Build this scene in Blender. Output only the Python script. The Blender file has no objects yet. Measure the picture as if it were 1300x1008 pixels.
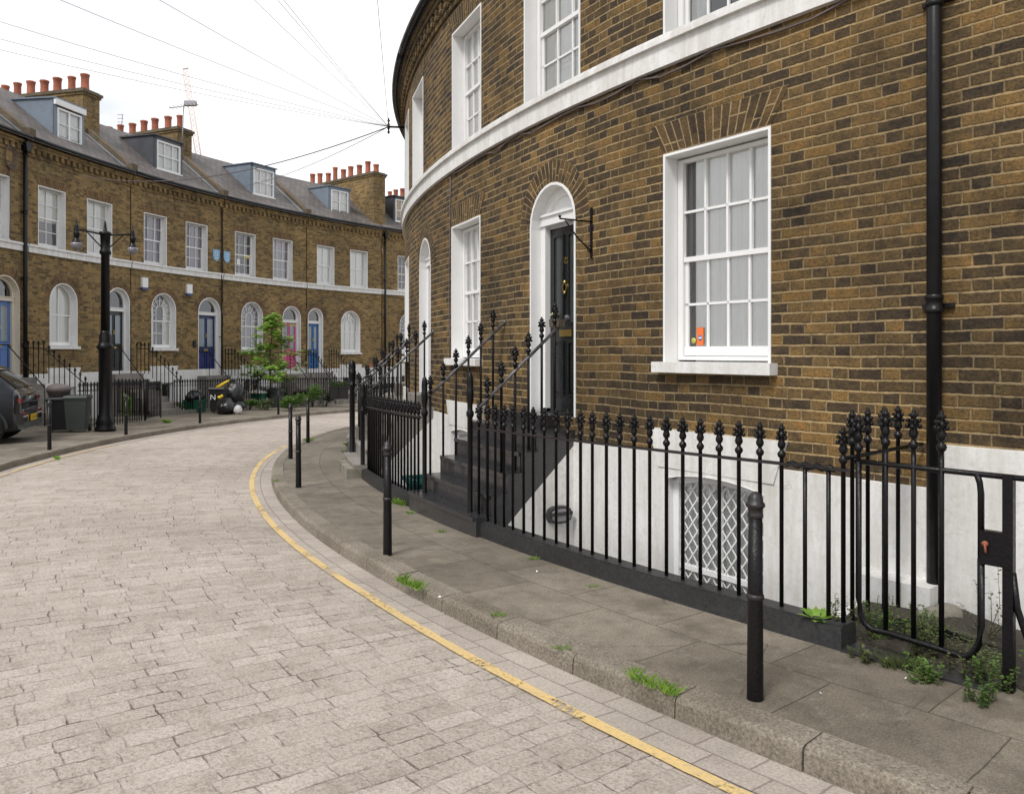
import bpy, math, random
from mathutils import Matrix, Vector, noise
random.seed(7)
rad=math.radians; PI=math.pi
sc=bpy.context.scene; COL=sc.collection
CX,CY=17.78,17.81; EYE=1.6; FPX=1010.; Y0=447.
RI,RO=20.0,31.5            # facades of the inner and outer terrace of the crescent
RK,RKO=22.17,26.25         # kerb faces
RF=20.95; RFO=29.8         # railings
def G(x,y): return -.021*y-.002*x          # road surface
def PV(x,y): return G(x,y)+.11             # pavement surface
def P(th,r,z=None,dz=0):
    x=CX+r*math.cos(rad(th)); y=CY+r*math.sin(rad(th))
    return Vector((x,y,(PV(x,y)+dz) if z is None else z))
# ---------------------------------------------------------------- object helpers
WM={}
def lk(o,parent=None,M=None):
    COL.objects.link(o); M=M or Matrix()
    WM[o]=M
    if parent is not None:
        o.parent=parent; o.matrix_basis=WM[parent].inverted()@M
    else: o.matrix_basis=M
    return o
def tag(o,label=None,cat=None,group=None,kind=None):
    if label:o['label']=label
    if cat:o['category']=cat
    if group:o['group']=group
    if kind:o['kind']=kind
    return o
def thing(name,label,cat,loc=(0,0,0),rz=0,group=None):
    o=bpy.data.objects.new(name,None); o.empty_display_size=.2
    lk(o,None,Matrix.Translation(loc)@Matrix.Rotation(rz,4,'Z'))
    return tag(o,label,cat,group)
def copy_tree(o,parent=None,M=None):
    c=o.copy(); COL.objects.link(c)
    if parent is not None: c.parent=parent; WM[c]=WM[parent]@o.matrix_basis
    else: WM[c]=M; c.matrix_basis=M
    for ch in o.children: copy_tree(ch,c)
    return c
class MB:
    def __init__(s): s.v=[];s.f=[];s.u=[];s.m=[];s.mats=[];s.sm=[];s.T=Matrix();s.cm=0;s.smooth=False
    def mat(s,m):
        if m not in s.mats:s.mats.append(m)
        s.cm=s.mats.index(m);return s
    def p(s,v): s.v.append(s.T@Vector(v)); return len(s.v)-1
    def face(s,pts,uv=None):
        ids=[s.p(q) for q in pts]; s.fi(ids,uv)
    def fi(s,ids,uv=None):
        s.f.append(ids);s.m.append(s.cm);s.sm.append(s.smooth)
        s.u.append(uv or [(0,0)]*len(ids))
    def box(s,x0,x1,y0,y1,z0,z1,uvs=True):
        c=[(x0,y0,z0),(x1,y0,z0),(x1,y1,z0),(x0,y1,z0),(x0,y0,z1),(x1,y0,z1),(x1,y1,z1),(x0,y1,z1)]
        b=[s.p(q) for q in c]
        for q in ((0,1,5,4),(2,3,7,6)): s.fi([b[i] for i in q],[(c[i][0],c[i][2]) for i in q])
        for q in ((1,2,6,5),(3,0,4,7)): s.fi([b[i] for i in q],[(c[i][1],c[i][2]) for i in q])
        for q in ((4,5,6,7),(3,2,1,0)): s.fi([b[i] for i in q],[(c[i][0],c[i][1]) for i in q])
    def prism(s,poly,y0,y1):
        """poly of (x,z), extruded along y"""
        n=len(poly); a=[s.p((q[0],y0,q[1])) for q in poly]; b=[s.p((q[0],y1,q[1])) for q in poly]
        s.fi(a,[tuple(q) for q in poly]); s.fi(b[::-1],[tuple(q) for q in poly][::-1])
        for i in range(n):
            j=(i+1)%n; s.fi([a[j],a[i],b[i],b[j]],[(poly[j][0],y0),(poly[i][0],y0),(poly[i][0],y1),(poly[j][0],y1)])
    def bar2(s,pts,w,y0,y1,closed=False):
        """flat bar of width w following (x,z) points, from y0 to y1"""
        n=len(pts);L=[];R=[]
        for i in range(n):
            a=Vector(pts[i-1 if (i>0 or closed) else 0]);b=Vector(pts[(i+1)%n if (i<n-1 or closed) else i])
            d=(b-a).normalized(); nn=Vector((-d.y,d.x))*w/2; p=Vector(pts[i]);L.append(p+nn);R.append(p-nn)
        k=[[s.p((q[i].x,y,q[i].y)) for i in range(n)] for q in (L,R) for y in (y0,y1)]
        for i in range(n if closed else n-1):
            j=(i+1)%n
            s.fi([k[0][i],k[0][j],k[2][j],k[2][i]]);s.fi([k[1][i],k[3][i],k[3][j],k[1][j]])
            s.fi([k[0][i],k[1][i],k[1][j],k[0][j]]);s.fi([k[2][i],k[2][j],k[3][j],k[3][i]])
        if not closed:
            for i in (0,n-1): s.fi([k[0][i],k[1][i],k[3][i],k[2][i]])
    def tube(s,pts,r,n=6,caps=True):
        sm=s.smooth; s.smooth=True; pts=[Vector(q) for q in pts]; rings=[]
        for i,q in enumerate(pts):
            d=(pts[min(i+1,len(pts)-1)]-pts[max(i-1,0)]).normalized()
            a=d.cross(Vector((0,0,1)))
            if a.length<.05:a=Vector((1,0,0))
            a.normalize(); b=d.cross(a); rr=r[i] if isinstance(r,(list,tuple)) else r
            rings.append([s.p(q+a*math.cos(2*PI*k/n)*rr+b*math.sin(2*PI*k/n)*rr) for k in range(n)])
        for i in range(len(rings)-1):
            for k in range(n):
                l=(k+1)%n; s.fi([rings[i][k],rings[i][l],rings[i+1][l],rings[i+1][k]],[(k/n,i),((k+1)/n,i),((k+1)/n,i+1),(k/n,i+1)])
        if caps: s.fi(rings[0][::-1]);s.fi(rings[-1])
        s.smooth=sm
    def lathe(s,prof,c=(0,0,0),n=12,sq=False):
        sm=s.smooth; s.smooth=not sq; rings=[];off=PI/n if sq else 0
        for r,z in prof: rings.append([s.p((c[0]+r*math.cos(2*PI*k/n+off),c[1]+r*math.sin(2*PI*k/n+off),c[2]+z)) for k in range(n)])
        for i in range(len(rings)-1):
            for k in range(n):
                l=(k+1)%n; s.fi([rings[i][k],rings[i][l],rings[i+1][l],rings[i+1][k]],[(k/n,i*.1),((k+1)/n,i*.1),((k+1)/n,i*.1+.1),(k/n,i*.1+.1)])
        s.fi(rings[0][::-1]);s.fi(rings[-1]); s.smooth=sm
    def ball(s,c,r,n=6,sz=1):
        s.lathe([(r*math.sin(PI*i/n)+1e-4,-r*sz*math.cos(PI*i/n)) for i in range(n+1)],c,n)
    def arc(s,R0,R1,t0,t1,z0,z1,step=1.0,ends=True,us=1):
        """curved box between radii; z0/z1 numbers or functions(x,y)"""
        n=max(1,int(abs(t1-t0)/step+.5)); f=lambda z,x,y: z(x,y) if callable(z) else z
        q=[]
        for i in range(n+1):
            t=t0+(t1-t0)*i/n; row=[]
            for R,z in ((R0,z0),(R1,z0),(R1,z1),(R0,z1)):
                x=CX+R*math.cos(rad(t));y=CY+R*math.sin(rad(t)); row.append((s.p((x,y,f(z,x,y))),R,f(z,x,y)))
            q.append((t,row))
        for i in range(n):
            for k in range(4):
                l=(k+1)%4; a,b=q[i],q[i+1]; ua,ub=rad(a[0]),rad(b[0]); side=k in(1,3)
                Rm=R1 if k==1 else R0
                if side: uv=[(ua*Rm,a[1][k][2]),(ua*Rm,a[1][l][2]),(ub*Rm,b[1][l][2]),(ub*Rm,b[1][k][2])]
                else: uv=[(a[1][k][1],ua*R1),(a[1][l][1],ua*R1),(b[1][l][1],ub*R1),(b[1][k][1],ub*R1)]
                s.fi([a[1][k][0],a[1][l][0],b[1][l][0],b[1][k][0]],uv)
        if ends:
            for e in (q[0],q[-1]): s.fi([w[0] for w in e[1]],[(w[1],w[2]) for w in e[1]])
    def build(s,name,parent=None,M=None,mat=None,recalc=True):
        """vertices are in world space when M is None, else local to M"""
        if mat is not None and not s.mats: s.mats=[mat]
        if M is None:
            M=WM[parent] if parent is not None else Matrix.Translation(s.v[0] if s.v else (0,0,0))
            inv=M.inverted(); vs=[inv@v for v in s.v]
        else: vs=s.v
        me=bpy.data.meshes.new(name); me.from_pydata([tuple(v) for v in vs],[],s.f)
        for m in s.mats: me.materials.append(m)
        me.polygons.foreach_set('material_index',s.m); me.polygons.foreach_set('use_smooth',s.sm)
        uv=me.uv_layers.new(name='UVMap'); uv.data.foreach_set('uv',[c for f in s.u for q in f for c in q[:2]])
        if recalc:
            import bmesh
            b=bmesh.new();b.from_mesh(me);bmesh.ops.remove_doubles(b,verts=b.verts,dist=1e-5);bmesh.ops.recalc_face_normals(b,faces=b.faces);b.to_mesh(me);b.free()
        me.update()
        return lk(bpy.data.objects.new(name,me),parent,M)
def inst(name,me,parent,M): return lk(bpy.data.objects.new(name,me),parent,M)
def frame(th,R,side,z=0):
    """matrix: x right seen from the street, y towards the street, z up"""
    c,s=math.cos(rad(th)),math.sin(rad(th)); n=Vector((c,s,0))*side; ex=Vector((0,0,1)).cross(n)
    return Matrix(((ex.x,n.x,0,CX+R*c),(ex.y,n.y,0,CY+R*s),(0,0,1,z),(0,0,0,1)))
# ---------------------------------------------------------------- materials
def newmat(name):
    m=bpy.data.materials.new(name); m.use_nodes=True; nt=m.node_tree; b=nt.nodes['Principled BSDF']; return m,nt,b
class N:
    def __init__(s,nt): s.nt=nt
    def node(s,t,**k):
        n=s.nt.nodes.new(t)
        for a,b in k.items(): setattr(n,a,b)
        return n
    def i(s,sock,v):
        if isinstance(v,bpy.types.NodeSocket): s.nt.links.new(v,sock)
        elif v is not None: sock.default_value=v
    def m(s,op,a,b=None,c=None,clamp=False):
        n=s.node('ShaderNodeMath',operation=op,use_clamp=clamp); s.i(n.inputs[0],a); s.i(n.inputs[1],b)
        if c is not None: s.i(n.inputs[2],c)
        return n.outputs[0]
    def noise(s,vec,scale,detail=4,rough=.55,dim='3D'):
        n=s.node('ShaderNodeTexNoise',noise_dimensions=dim); s.i(n.inputs['Vector'],vec); n.inputs['Scale'].default_value=scale
        n.inputs['Detail'].default_value=detail; n.inputs['Roughness'].default_value=rough; return n.outputs['Fac']
    def ramp(s,f,stops,interp='LINEAR'):
        n=s.node('ShaderNodeValToRGB'); s.i(n.inputs[0],f); r=n.color_ramp; r.interpolation=interp
        while len(r.elements)<len(stops): r.elements.new(.5)
        for e,(p,c) in zip(r.elements,stops): e.position=p; e.color=c if len(c)==4 else (*c,1)
        return n.outputs[0]
    def mix(s,f,a,b,mode='MIX'):
        n=s.node('ShaderNodeMix',data_type='RGBA',blend_type=mode); s.i(n.inputs[0],f)
        s.i(n.inputs[6],a if isinstance(a,bpy.types.NodeSocket) else (*a,1)); s.i(n.inputs[7],b if isinstance(b,bpy.types.NodeSocket) else (*b,1)); return n.outputs[2]
    def mr(s,v,a,b,c=0,d=1):
        n=s.node('ShaderNodeMapRange'); s.i(n.inputs[0],v)
        for k,q in zip((1,2,3,4),(a,b,c,d)): n.inputs[k].default_value=q
        return n.outputs[0]
    def bump(s,h,dist,strength=1,normal=None):
        n=s.node('ShaderNodeBump'); n.inputs['Strength'].default_value=strength; n.inputs['Distance'].default_value=dist; s.i(n.inputs['Height'],h)
        if normal: s.i(n.inputs['Normal'],normal)
        return n.outputs[0]
    def obj(s): return s.node('ShaderNodeTexCoord').outputs['Object']
    def geo(s): return s.node('ShaderNodeNewGeometry').outputs['Position']
    def uv(s): return s.node('ShaderNodeTexCoord').outputs['UV']
def brick(name,ramp,mortar,stain=.35,arch=False):
    m,nt,b=newmat(name); q=N(nt); uv=q.uv()
    # wobble of the hand-laid courses
    wob=q.node('ShaderNodeTexNoise',noise_dimensions='2D'); q.i(wob.inputs['Vector'],uv); wob.inputs['Scale'].default_value=1.3; wob.inputs['Detail'].default_value=3
    sp=q.node('ShaderNodeSeparateXYZ'); q.i(sp.inputs[0],uv); u,v=sp.outputs[0],sp.outputs[1]
    v=q.m('ADD',v,q.m('MULTIPLY',q.m('SUBTRACT',wob.outputs['Fac'],.5),.03 if not arch else .006)); 
    H=.075; rowf=q.m('DIVIDE',v,H); row=q.m('FLOOR',rowf); par=q.m('MODULO',q.m('ABSOLUTE',row),2)
    wn=q.node('ShaderNodeTexWhiteNoise',noise_dimensions='1D'); q.i(wn.inputs['W'],row)
    u2=q.m('ADD',u,q.m('ADD',q.m('MULTIPLY',par,.169),q.m('MULTIPLY',wn.outputs[0],.035)))
    w=q.m('DIVIDE',u2,.3375); cell=q.m('FLOOR',w); f=q.m('MULTIPLY',q.m('FRACT',w),.3375)
    hd=q.m('GREATER_THAN',f,.225)
    du=q.m('MINIMUM',q.m('MINIMUM',f,q.m('ABSOLUTE',q.m('SUBTRACT',f,.225))),q.m('SUBTRACT',.3375,f))
    if arch:
        split=q.m('GREATER_THAN',wn.outputs[0],.45); mid=q.m('ADD',q.m('ABSOLUTE',q.m('SUBTRACT',u,q.m('ADD',.075,q.m('MULTIPLY',q.m('GREATER_THAN',wn.outputs[0],.72),.075)))),q.m('SUBTRACT',1,split)); du=q.m('MINIMUM',q.m('MINIMUM',u,q.m('SUBTRACT',.262,u)),mid); cell=q.m('GREATER_THAN',u,.1); hd=split
    fv=q.m('MULTIPLY',q.m('FRACT',rowf),H); dv=q.m('MINIMUM',fv,q.m('SUBTRACT',H,fv))
    fine=q.noise(uv,34,4,.7); d=q.m('ADD',q.m('MINIMUM',du,dv),q.m('MULTIPLY',q.m('SUBTRACT',fine,.5),.016))
    d=q.m('ADD',d,q.m('MULTIPLY',q.m('SUBTRACT',q.noise(uv,13,3,.6),.5),.010))
    bm=q.mr(d,.0035,.0095); vj=q.m('MULTIPLY',q.m('LESS_THAN',du,dv),q.m('ADD',.1,q.m('MULTIPLY',q.noise(uv,7,2),.7)))
    cv=q.node('ShaderNodeCombineXYZ'); q.i(cv.inputs[0],q.m('ADD',q.m('MULTIPLY',cell,2),hd)); q.i(cv.inputs[1],row)
    r=q.node('ShaderNodeTexWhiteNoise',noise_dimensions='2D'); q.i(r.inputs['Vector'],cv.outputs[0])
    tone=q.m('ADD',q.m('MULTIPLY',r.outputs['Value'],.62),q.m('MULTIPLY',q.noise(uv,9,7,.82),1.5))
    tone=q.m('SUBTRACT',tone,.59)
    col=q.ramp(tone,ramp)
    sp2=q.ramp(q.noise(uv,55,5,.85),[(.38,(.42,.40,.39)),(.5,(1,1,1)),(.62,(1.5,1.42,1.28))]); col=q.mix(.75,col,sp2,'MULTIPLY')
    mt=q.mix(q.noise(uv,5,4,.6),tuple(c*.6 for c in mortar),tuple(min(1,c*1.3) for c in mortar))
    mt=q.mix(vj,mt,col) if not arch else mt; c=q.mix(bm,mt,col)
    st=q.ramp(q.noise(q.geo(),.55,5,.6),[(.35,(1-stain,)*3),(.62,(1.08,1.05,1.0))]); c=q.mix(1,c,st,'MULTIPLY'); c=q.mix(1,c,q.ramp(q.noise(q.geo(),2.6,6,.7),[(.3,(.66,.64,.62)),(.48,(1.02,1.0,.97)),(.7,(1.18,1.1,.94))]),'MULTIPLY')
    q.i(b.inputs['Base Color'],c); b.inputs['Roughness'].default_value=.88; b.inputs['Specular IOR Level'].default_value=.25
    h=q.m('ADD',q.m('MULTIPLY',bm,1),q.m('MULTIPLY',q.noise(uv,45,4,.8),.8)); q.i(b.inputs['Normal'],q.bump(h,.010,.9)); return m
M={}
M['brick']=brick('brick_inner',[(0,(.032,.026,.022)),(.22,(.055,.042,.029)),(.42,(.092,.066,.036)),(.62,(.14,.096,.044)),(.82,(.205,.13,.05)),(1,(.27,.135,.05))],(.37,.285,.165),.42)
M['brick2']=brick('brick_outer',[(0,(.05,.037,.024)),(.2,(.12,.086,.046)),(.5,(.225,.162,.08)),(.8,(.30,.215,.10)),(1,(.33,.20,.09))],(.31,.245,.14),.25)
M['archb']=brick('arch_brick',[(0,(.032,.025,.021)),(.4,(.075,.053,.030)),(.8,(.13,.085,.04)),(1,(.2,.12,.05))],(.34,.265,.155),.2,True)
M['archb2']=brick('arch_brick_outer',[(0,(.07,.046,.03)),(.5,(.165,.105,.055)),(1,(.25,.16,.08))],(.26,.2,.12),.2,True)
def paint(name,col,rough=.45,bump=.002,dirt=.12,bscale=14,dscale=2.0,spec=.5,coat=0):
    m,nt,b=newmat(name); q=N(nt); g=q.geo()
    c=q.mix(q.mr(q.noise(g,dscale,6,.65),.35,.7),tuple(x*(1-dirt) for x in col),col)
    q.i(b.inputs['Base Color'],c); b.inputs['Specular IOR Level'].default_value=spec; b.inputs['Coat Weight'].default_value=coat; b.inputs['Coat Roughness'].default_value=.1
    q.i(b.inputs['Roughness'],q.mr(q.noise(g,bscale*.7,4),.3,.7,max(rough-.1,.02),rough+.12)); q.i(b.inputs['Normal'],q.bump(q.noise(g,bscale,5,.6),bump,.7)); return m
def whitewall(name,col=(.76,.755,.74)):
    m,nt,b=newmat(name); q=N(nt); g=q.geo()
    sc_=q.node('ShaderNodeMapping'); q.i(sc_.inputs[0],g); sc_.inputs['Scale'].default_value=(5,5,.7)
    streak=q.mr(q.noise(sc_.outputs[0],1.6,6,.7),.3,.62,.0,1); fine=q.mr(q.noise(g,22,5,.7),.25,.5)
    c=q.mix(q.m('MULTIPLY',streak,fine),tuple(x*k for x,k in zip(col,(.74,.725,.68))),col)
    sp=q.node('ShaderNodeSeparateXYZ'); q.i(sp.inputs[0],g)
    q.i(b.inputs['Base Color'],c); b.inputs['Roughness'].default_value=.6
    hn=q.m('ADD',q.noise(g,6,4,.6),q.m('MULTIPLY',q.noise(g,40,3),.25)); cr=q.node('ShaderNodeTexVoronoi',feature='DISTANCE_TO_EDGE'); dv=q.node('ShaderNodeVectorMath',operation='MULTIPLY_ADD'); nz=q.node('ShaderNodeTexNoise'); q.i(nz.inputs['Vector'],g); nz.inputs['Scale'].default_value=3; q.i(dv.inputs[0],nz.outputs['Color']); dv.inputs[1].default_value=(.6,.6,.6); q.i(dv.inputs[2],g); q.i(cr.inputs['Vector'],dv.outputs[0]); cr.inputs['Scale'].default_value=1.1; crk=q.m('MULTIPLY',q.mr(cr.outputs['Distance'],.0,.006,1,0),q.mr(q.noise(g,1.1,2),.5,.58)); q.i(b.inputs['Base Color'],q.mix(q.m('MULTIPLY',crk,.45),c,(.35,.34,.31))); q.i(b.inputs['Normal'],q.bump(hn,.008,.6)); return m
M['stucco']=whitewall('white_render'); M['white']=paint('white_gloss',(.80,.80,.79),.4,.0012,.07,20,3)
M['trim']=whitewall('white_stone',(.78,.775,.765))
M['cream']=paint('cream_paint',(.70,.64,.52),.5,.002,.1)
M['iron']=paint('black_iron',(.006,.005,.006),.36,.004,.5,60,12,.28)
M['ironrust']=paint('weathered_iron',(.022,.016,.018),.42,.003,.55,60,9,.5)
M['blackstone']=paint('black_step_paint',(.030,.030,.033),.3,.0004,.2,12,3,.6,.4)
M['rail']=paint('worn_handrail',(.15,.145,.15),.28,.001,.75,40,9,.6); M['pipe']=paint('black_pipe',(.008,.008,.009),.38,.002,.3,20,4,.3)
M['blackdoor']=paint('black_door',(.012,.014,.015),.22,.0006,.2,8,2,.5)
def simple(name,col,rough=.5,metal=0,spec=.5,coat=0):
    m,nt,b=newmat(name); b.inputs['Base Color'].default_value=(*col,1); b.inputs['Roughness'].default_value=rough; b.inputs['Metallic'].default_value=metal
    b.inputs['Specular IOR Level'].default_value=spec; b.inputs['Coat Weight'].default_value=coat; return m
M['navy']=paint('navy_door',(.014,.024,.125),.3,.0006,.15); M['blue']=paint('bright_blue_door',(.012,.115,.33),.3,.0006,.12)
M['pink']=paint('pink_door',(.56,.075,.22),.35,.0006,.12); M['paleblue']=paint('pale_blue_door',(.10,.20,.47),.35,.0006,.12); M['green']=paint('green_door',(.02,.09,.05),.3)
M['brass']=simple('brass',(.5,.36,.12),.3,1); M['chrome']=simple('chrome',(.6,.6,.6),.2,1)
M['room']=paint('room_dark',(.035,.032,.03),.9,.002,.3); M['red']=paint('red_blind',(.35,.03,.035),.6)
M['frost']=simple('frosted_glass',(.24,.28,.30),.15); M['dglass']=simple('dark_glass_panel',(.035,.042,.042),.08)
def curtain(name,col,tr=.3):
    m,nt,b=newmat(name); q=N(nt); g=q.obj(); mp=q.node('ShaderNodeMapping'); q.i(mp.inputs[0],g); mp.inputs['Scale'].default_value=(30,30,.6)
    q.i(b.inputs['Base Color'],q.mix(q.mr(q.noise(mp.outputs[0],1,3),.3,.7),tuple(c*.88 for c in col),col)); b.inputs['Roughness'].default_value=.9; b.inputs['Transmission Weight'].default_value=0; return m
M['net']=curtain('net_curtain',(.94,.94,.91)); M['blind']=curtain('white_blind',(.86,.86,.80)); M['drape']=curtain('grey_drape',(.32,.30,.31)); M['yellowblind']=curtain('yellow_blind',(.62,.42,.10)); M['purple']=curtain('mauve_curtain',(.38,.34,.40))
def glass():
    m=bpy.data.materials.new('window_glass'); m.use_nodes=True; nt=m.node_tree; q=N(nt); nt.nodes.remove(nt.nodes['Principled BSDF'])
    o=nt.nodes['Material Output']; t=q.node('ShaderNodeBsdfTransparent'); t.inputs[0].default_value=(.97,.98,.975,1)
    gl=q.node('ShaderNodeBsdfGlossy'); gl.inputs['Roughness'].default_value=.01; gl.inputs['Color'].default_value=(1,1,1,1)
    q.i(gl.inputs['Normal'],q.bump(q.noise(q.geo(),2.6,2),.012,.5)); fr=q.node('ShaderNodeFresnel'); fr.inputs[0].default_value=1.5
    ms=q.node('ShaderNodeMixShader'); q.i(ms.inputs[0],q.m('ADD',q.m('MULTIPLY',fr.outputs[0],2.1),.04,clamp=True)); q.i(ms.inputs[1],t.outputs[0]); q.i(ms.inputs[2],gl.outputs[0]); q.i(o.inputs[0],ms.outputs[0]); return m
M['glass']=glass()
def blocks(name,bw,bh,mw,c1,c2,mc,off=.5,rough=.8,bd=.006,wob=.01,bias=0,freq=2,speck=.25,patch=.2,mortar_smooth=.2,sq=1):
    m,nt,b=newmat(name); q=N(nt); uv=q.uv(); ad=q.node('ShaderNodeVectorMath',operation='ADD')
    nn=q.node('ShaderNodeTexNoise',noise_dimensions='2D'); q.i(nn.inputs['Vector'],uv); nn.inputs['Scale'].default_value=2.2; nn.inputs['Detail'].default_value=4; nn.inputs['Roughness'].default_value=.7
    mu=q.node('ShaderNodeVectorMath',operation='MULTIPLY_ADD'); q.i(mu.inputs[0],nn.outputs['Color']); mu.inputs[1].default_value=(wob*2,wob*2,0); mu.inputs[2].default_value=(-wob,-wob,0)
    q.i(ad.inputs[0],uv); q.i(ad.inputs[1],mu.outputs[0])
    br=q.node('ShaderNodeTexBrick'); br.offset=off; br.offset_frequency=freq; br.squash=sq; br.squash_frequency=3
    q.i(br.inputs['Vector'],ad.outputs[0]); br.inputs['Scale'].default_value=1; br.inputs['Brick Width'].default_value=bw; br.inputs['Row Height'].default_value=bh; br.inputs['Mortar Size'].default_value=mw; br.inputs['Mortar Smooth'].default_value=mortar_smooth; br.inputs['Bias'].default_value=bias
    for k,c in (('Color1',c1),('Color2',c2),('Mortar',mc)): br.inputs[k].default_value=(*c,1)
    c=q.mix(1,br.outputs['Color'],q.ramp(q.noise(uv,70,3,.75,'2D'),[(.3,(1-speck,)*3),(.55,(1,1,1)),(.75,(1+speck*.6,)*3)]),'MULTIPLY')
    c=q.mix(1,c,q.ramp(q.noise(uv,.8,6,.62,'2D'),[(.3,(1-patch,1-patch*1.02,1-patch*1.08)),(.65,(1.05,1.05,1.05))]),'MULTIPLY')
    c=q.mix(1,c,q.ramp(q.noise(uv,6,5,.7,'2D'),[(.3,(1-patch*.6,)*3),(.55,(1,1,1))]),'MULTIPLY')
    q.i(b.inputs['Base Color'],c); b.inputs['Roughness'].default_value=rough
    h=q.m('ADD',q.m('SUBTRACT',1,br.outputs['Fac']),q.m('ADD',q.m('MULTIPLY',q.noise(uv,28,4,.7,'2D'),.35),q.m('MULTIPLY',q.noise(uv,4,3,.6,'2D'),.9)))
    q.i(b.inputs['Normal'],q.bump(h,bd,.9)); return m,q,b,c,br
M['slab'],q_,b_,c_,br_=blocks('paving_slabs',.76,.6,.004,(.185,.158,.122),(.245,.212,.168),(.09,.075,.055),.42,.8,.004,.008,0,2,.25,.45,.5)
vo=q_.node('ShaderNodeTexVoronoi',feature='DISTANCE_TO_EDGE'); q_.i(vo.inputs['Vector'],q_.uv()); vo.inputs['Scale'].default_value=.9; nz_=q_.noise(q_.uv(),5,5,.7,'2D')
ck=q_.m('MULTIPLY',q_.mr(q_.m('ADD',vo.outputs['Distance'],q_.m('MULTIPLY',q_.m('SUBTRACT',nz_,.5),.05)),.0,.006,1,0),q_.mr(q_.noise(q_.uv(),.6,2,.5,'2D'),.5,.56))
c_=q_.mix(q_.m('MULTIPLY',ck,.6),c_,(.06,.05,.04)); c_=q_.mix(1,c_,q_.ramp(q_.noise(q_.uv(),120,3,.8,'2D'),[(.33,(.62,.62,.6)),(.5,(1,1,1)),(.68,(1.3,1.28,1.22))]),'MULTIPLY')
c_=q_.mix(q_.mr(q_.noise(q_.uv(),14,4,.7,'2D'),.60,.72,0,.22),c_,(.34,.32,.27)); c_=q_.mix(q_.mr(q_.noise(q_.uv(),1.9,5,.7,'2D'),.54,.66,0,.55),c_,(.10,.082,.058)); q_.i(b_.inputs['Base Color'],c_)
M['slate']=blocks('slate_roof',.28,.2,.010,(.115,.10,.092),(.17,.148,.135),(.04,.036,.034),.5,.6,.02,.003,0,2,.1,.3)[0]
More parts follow.
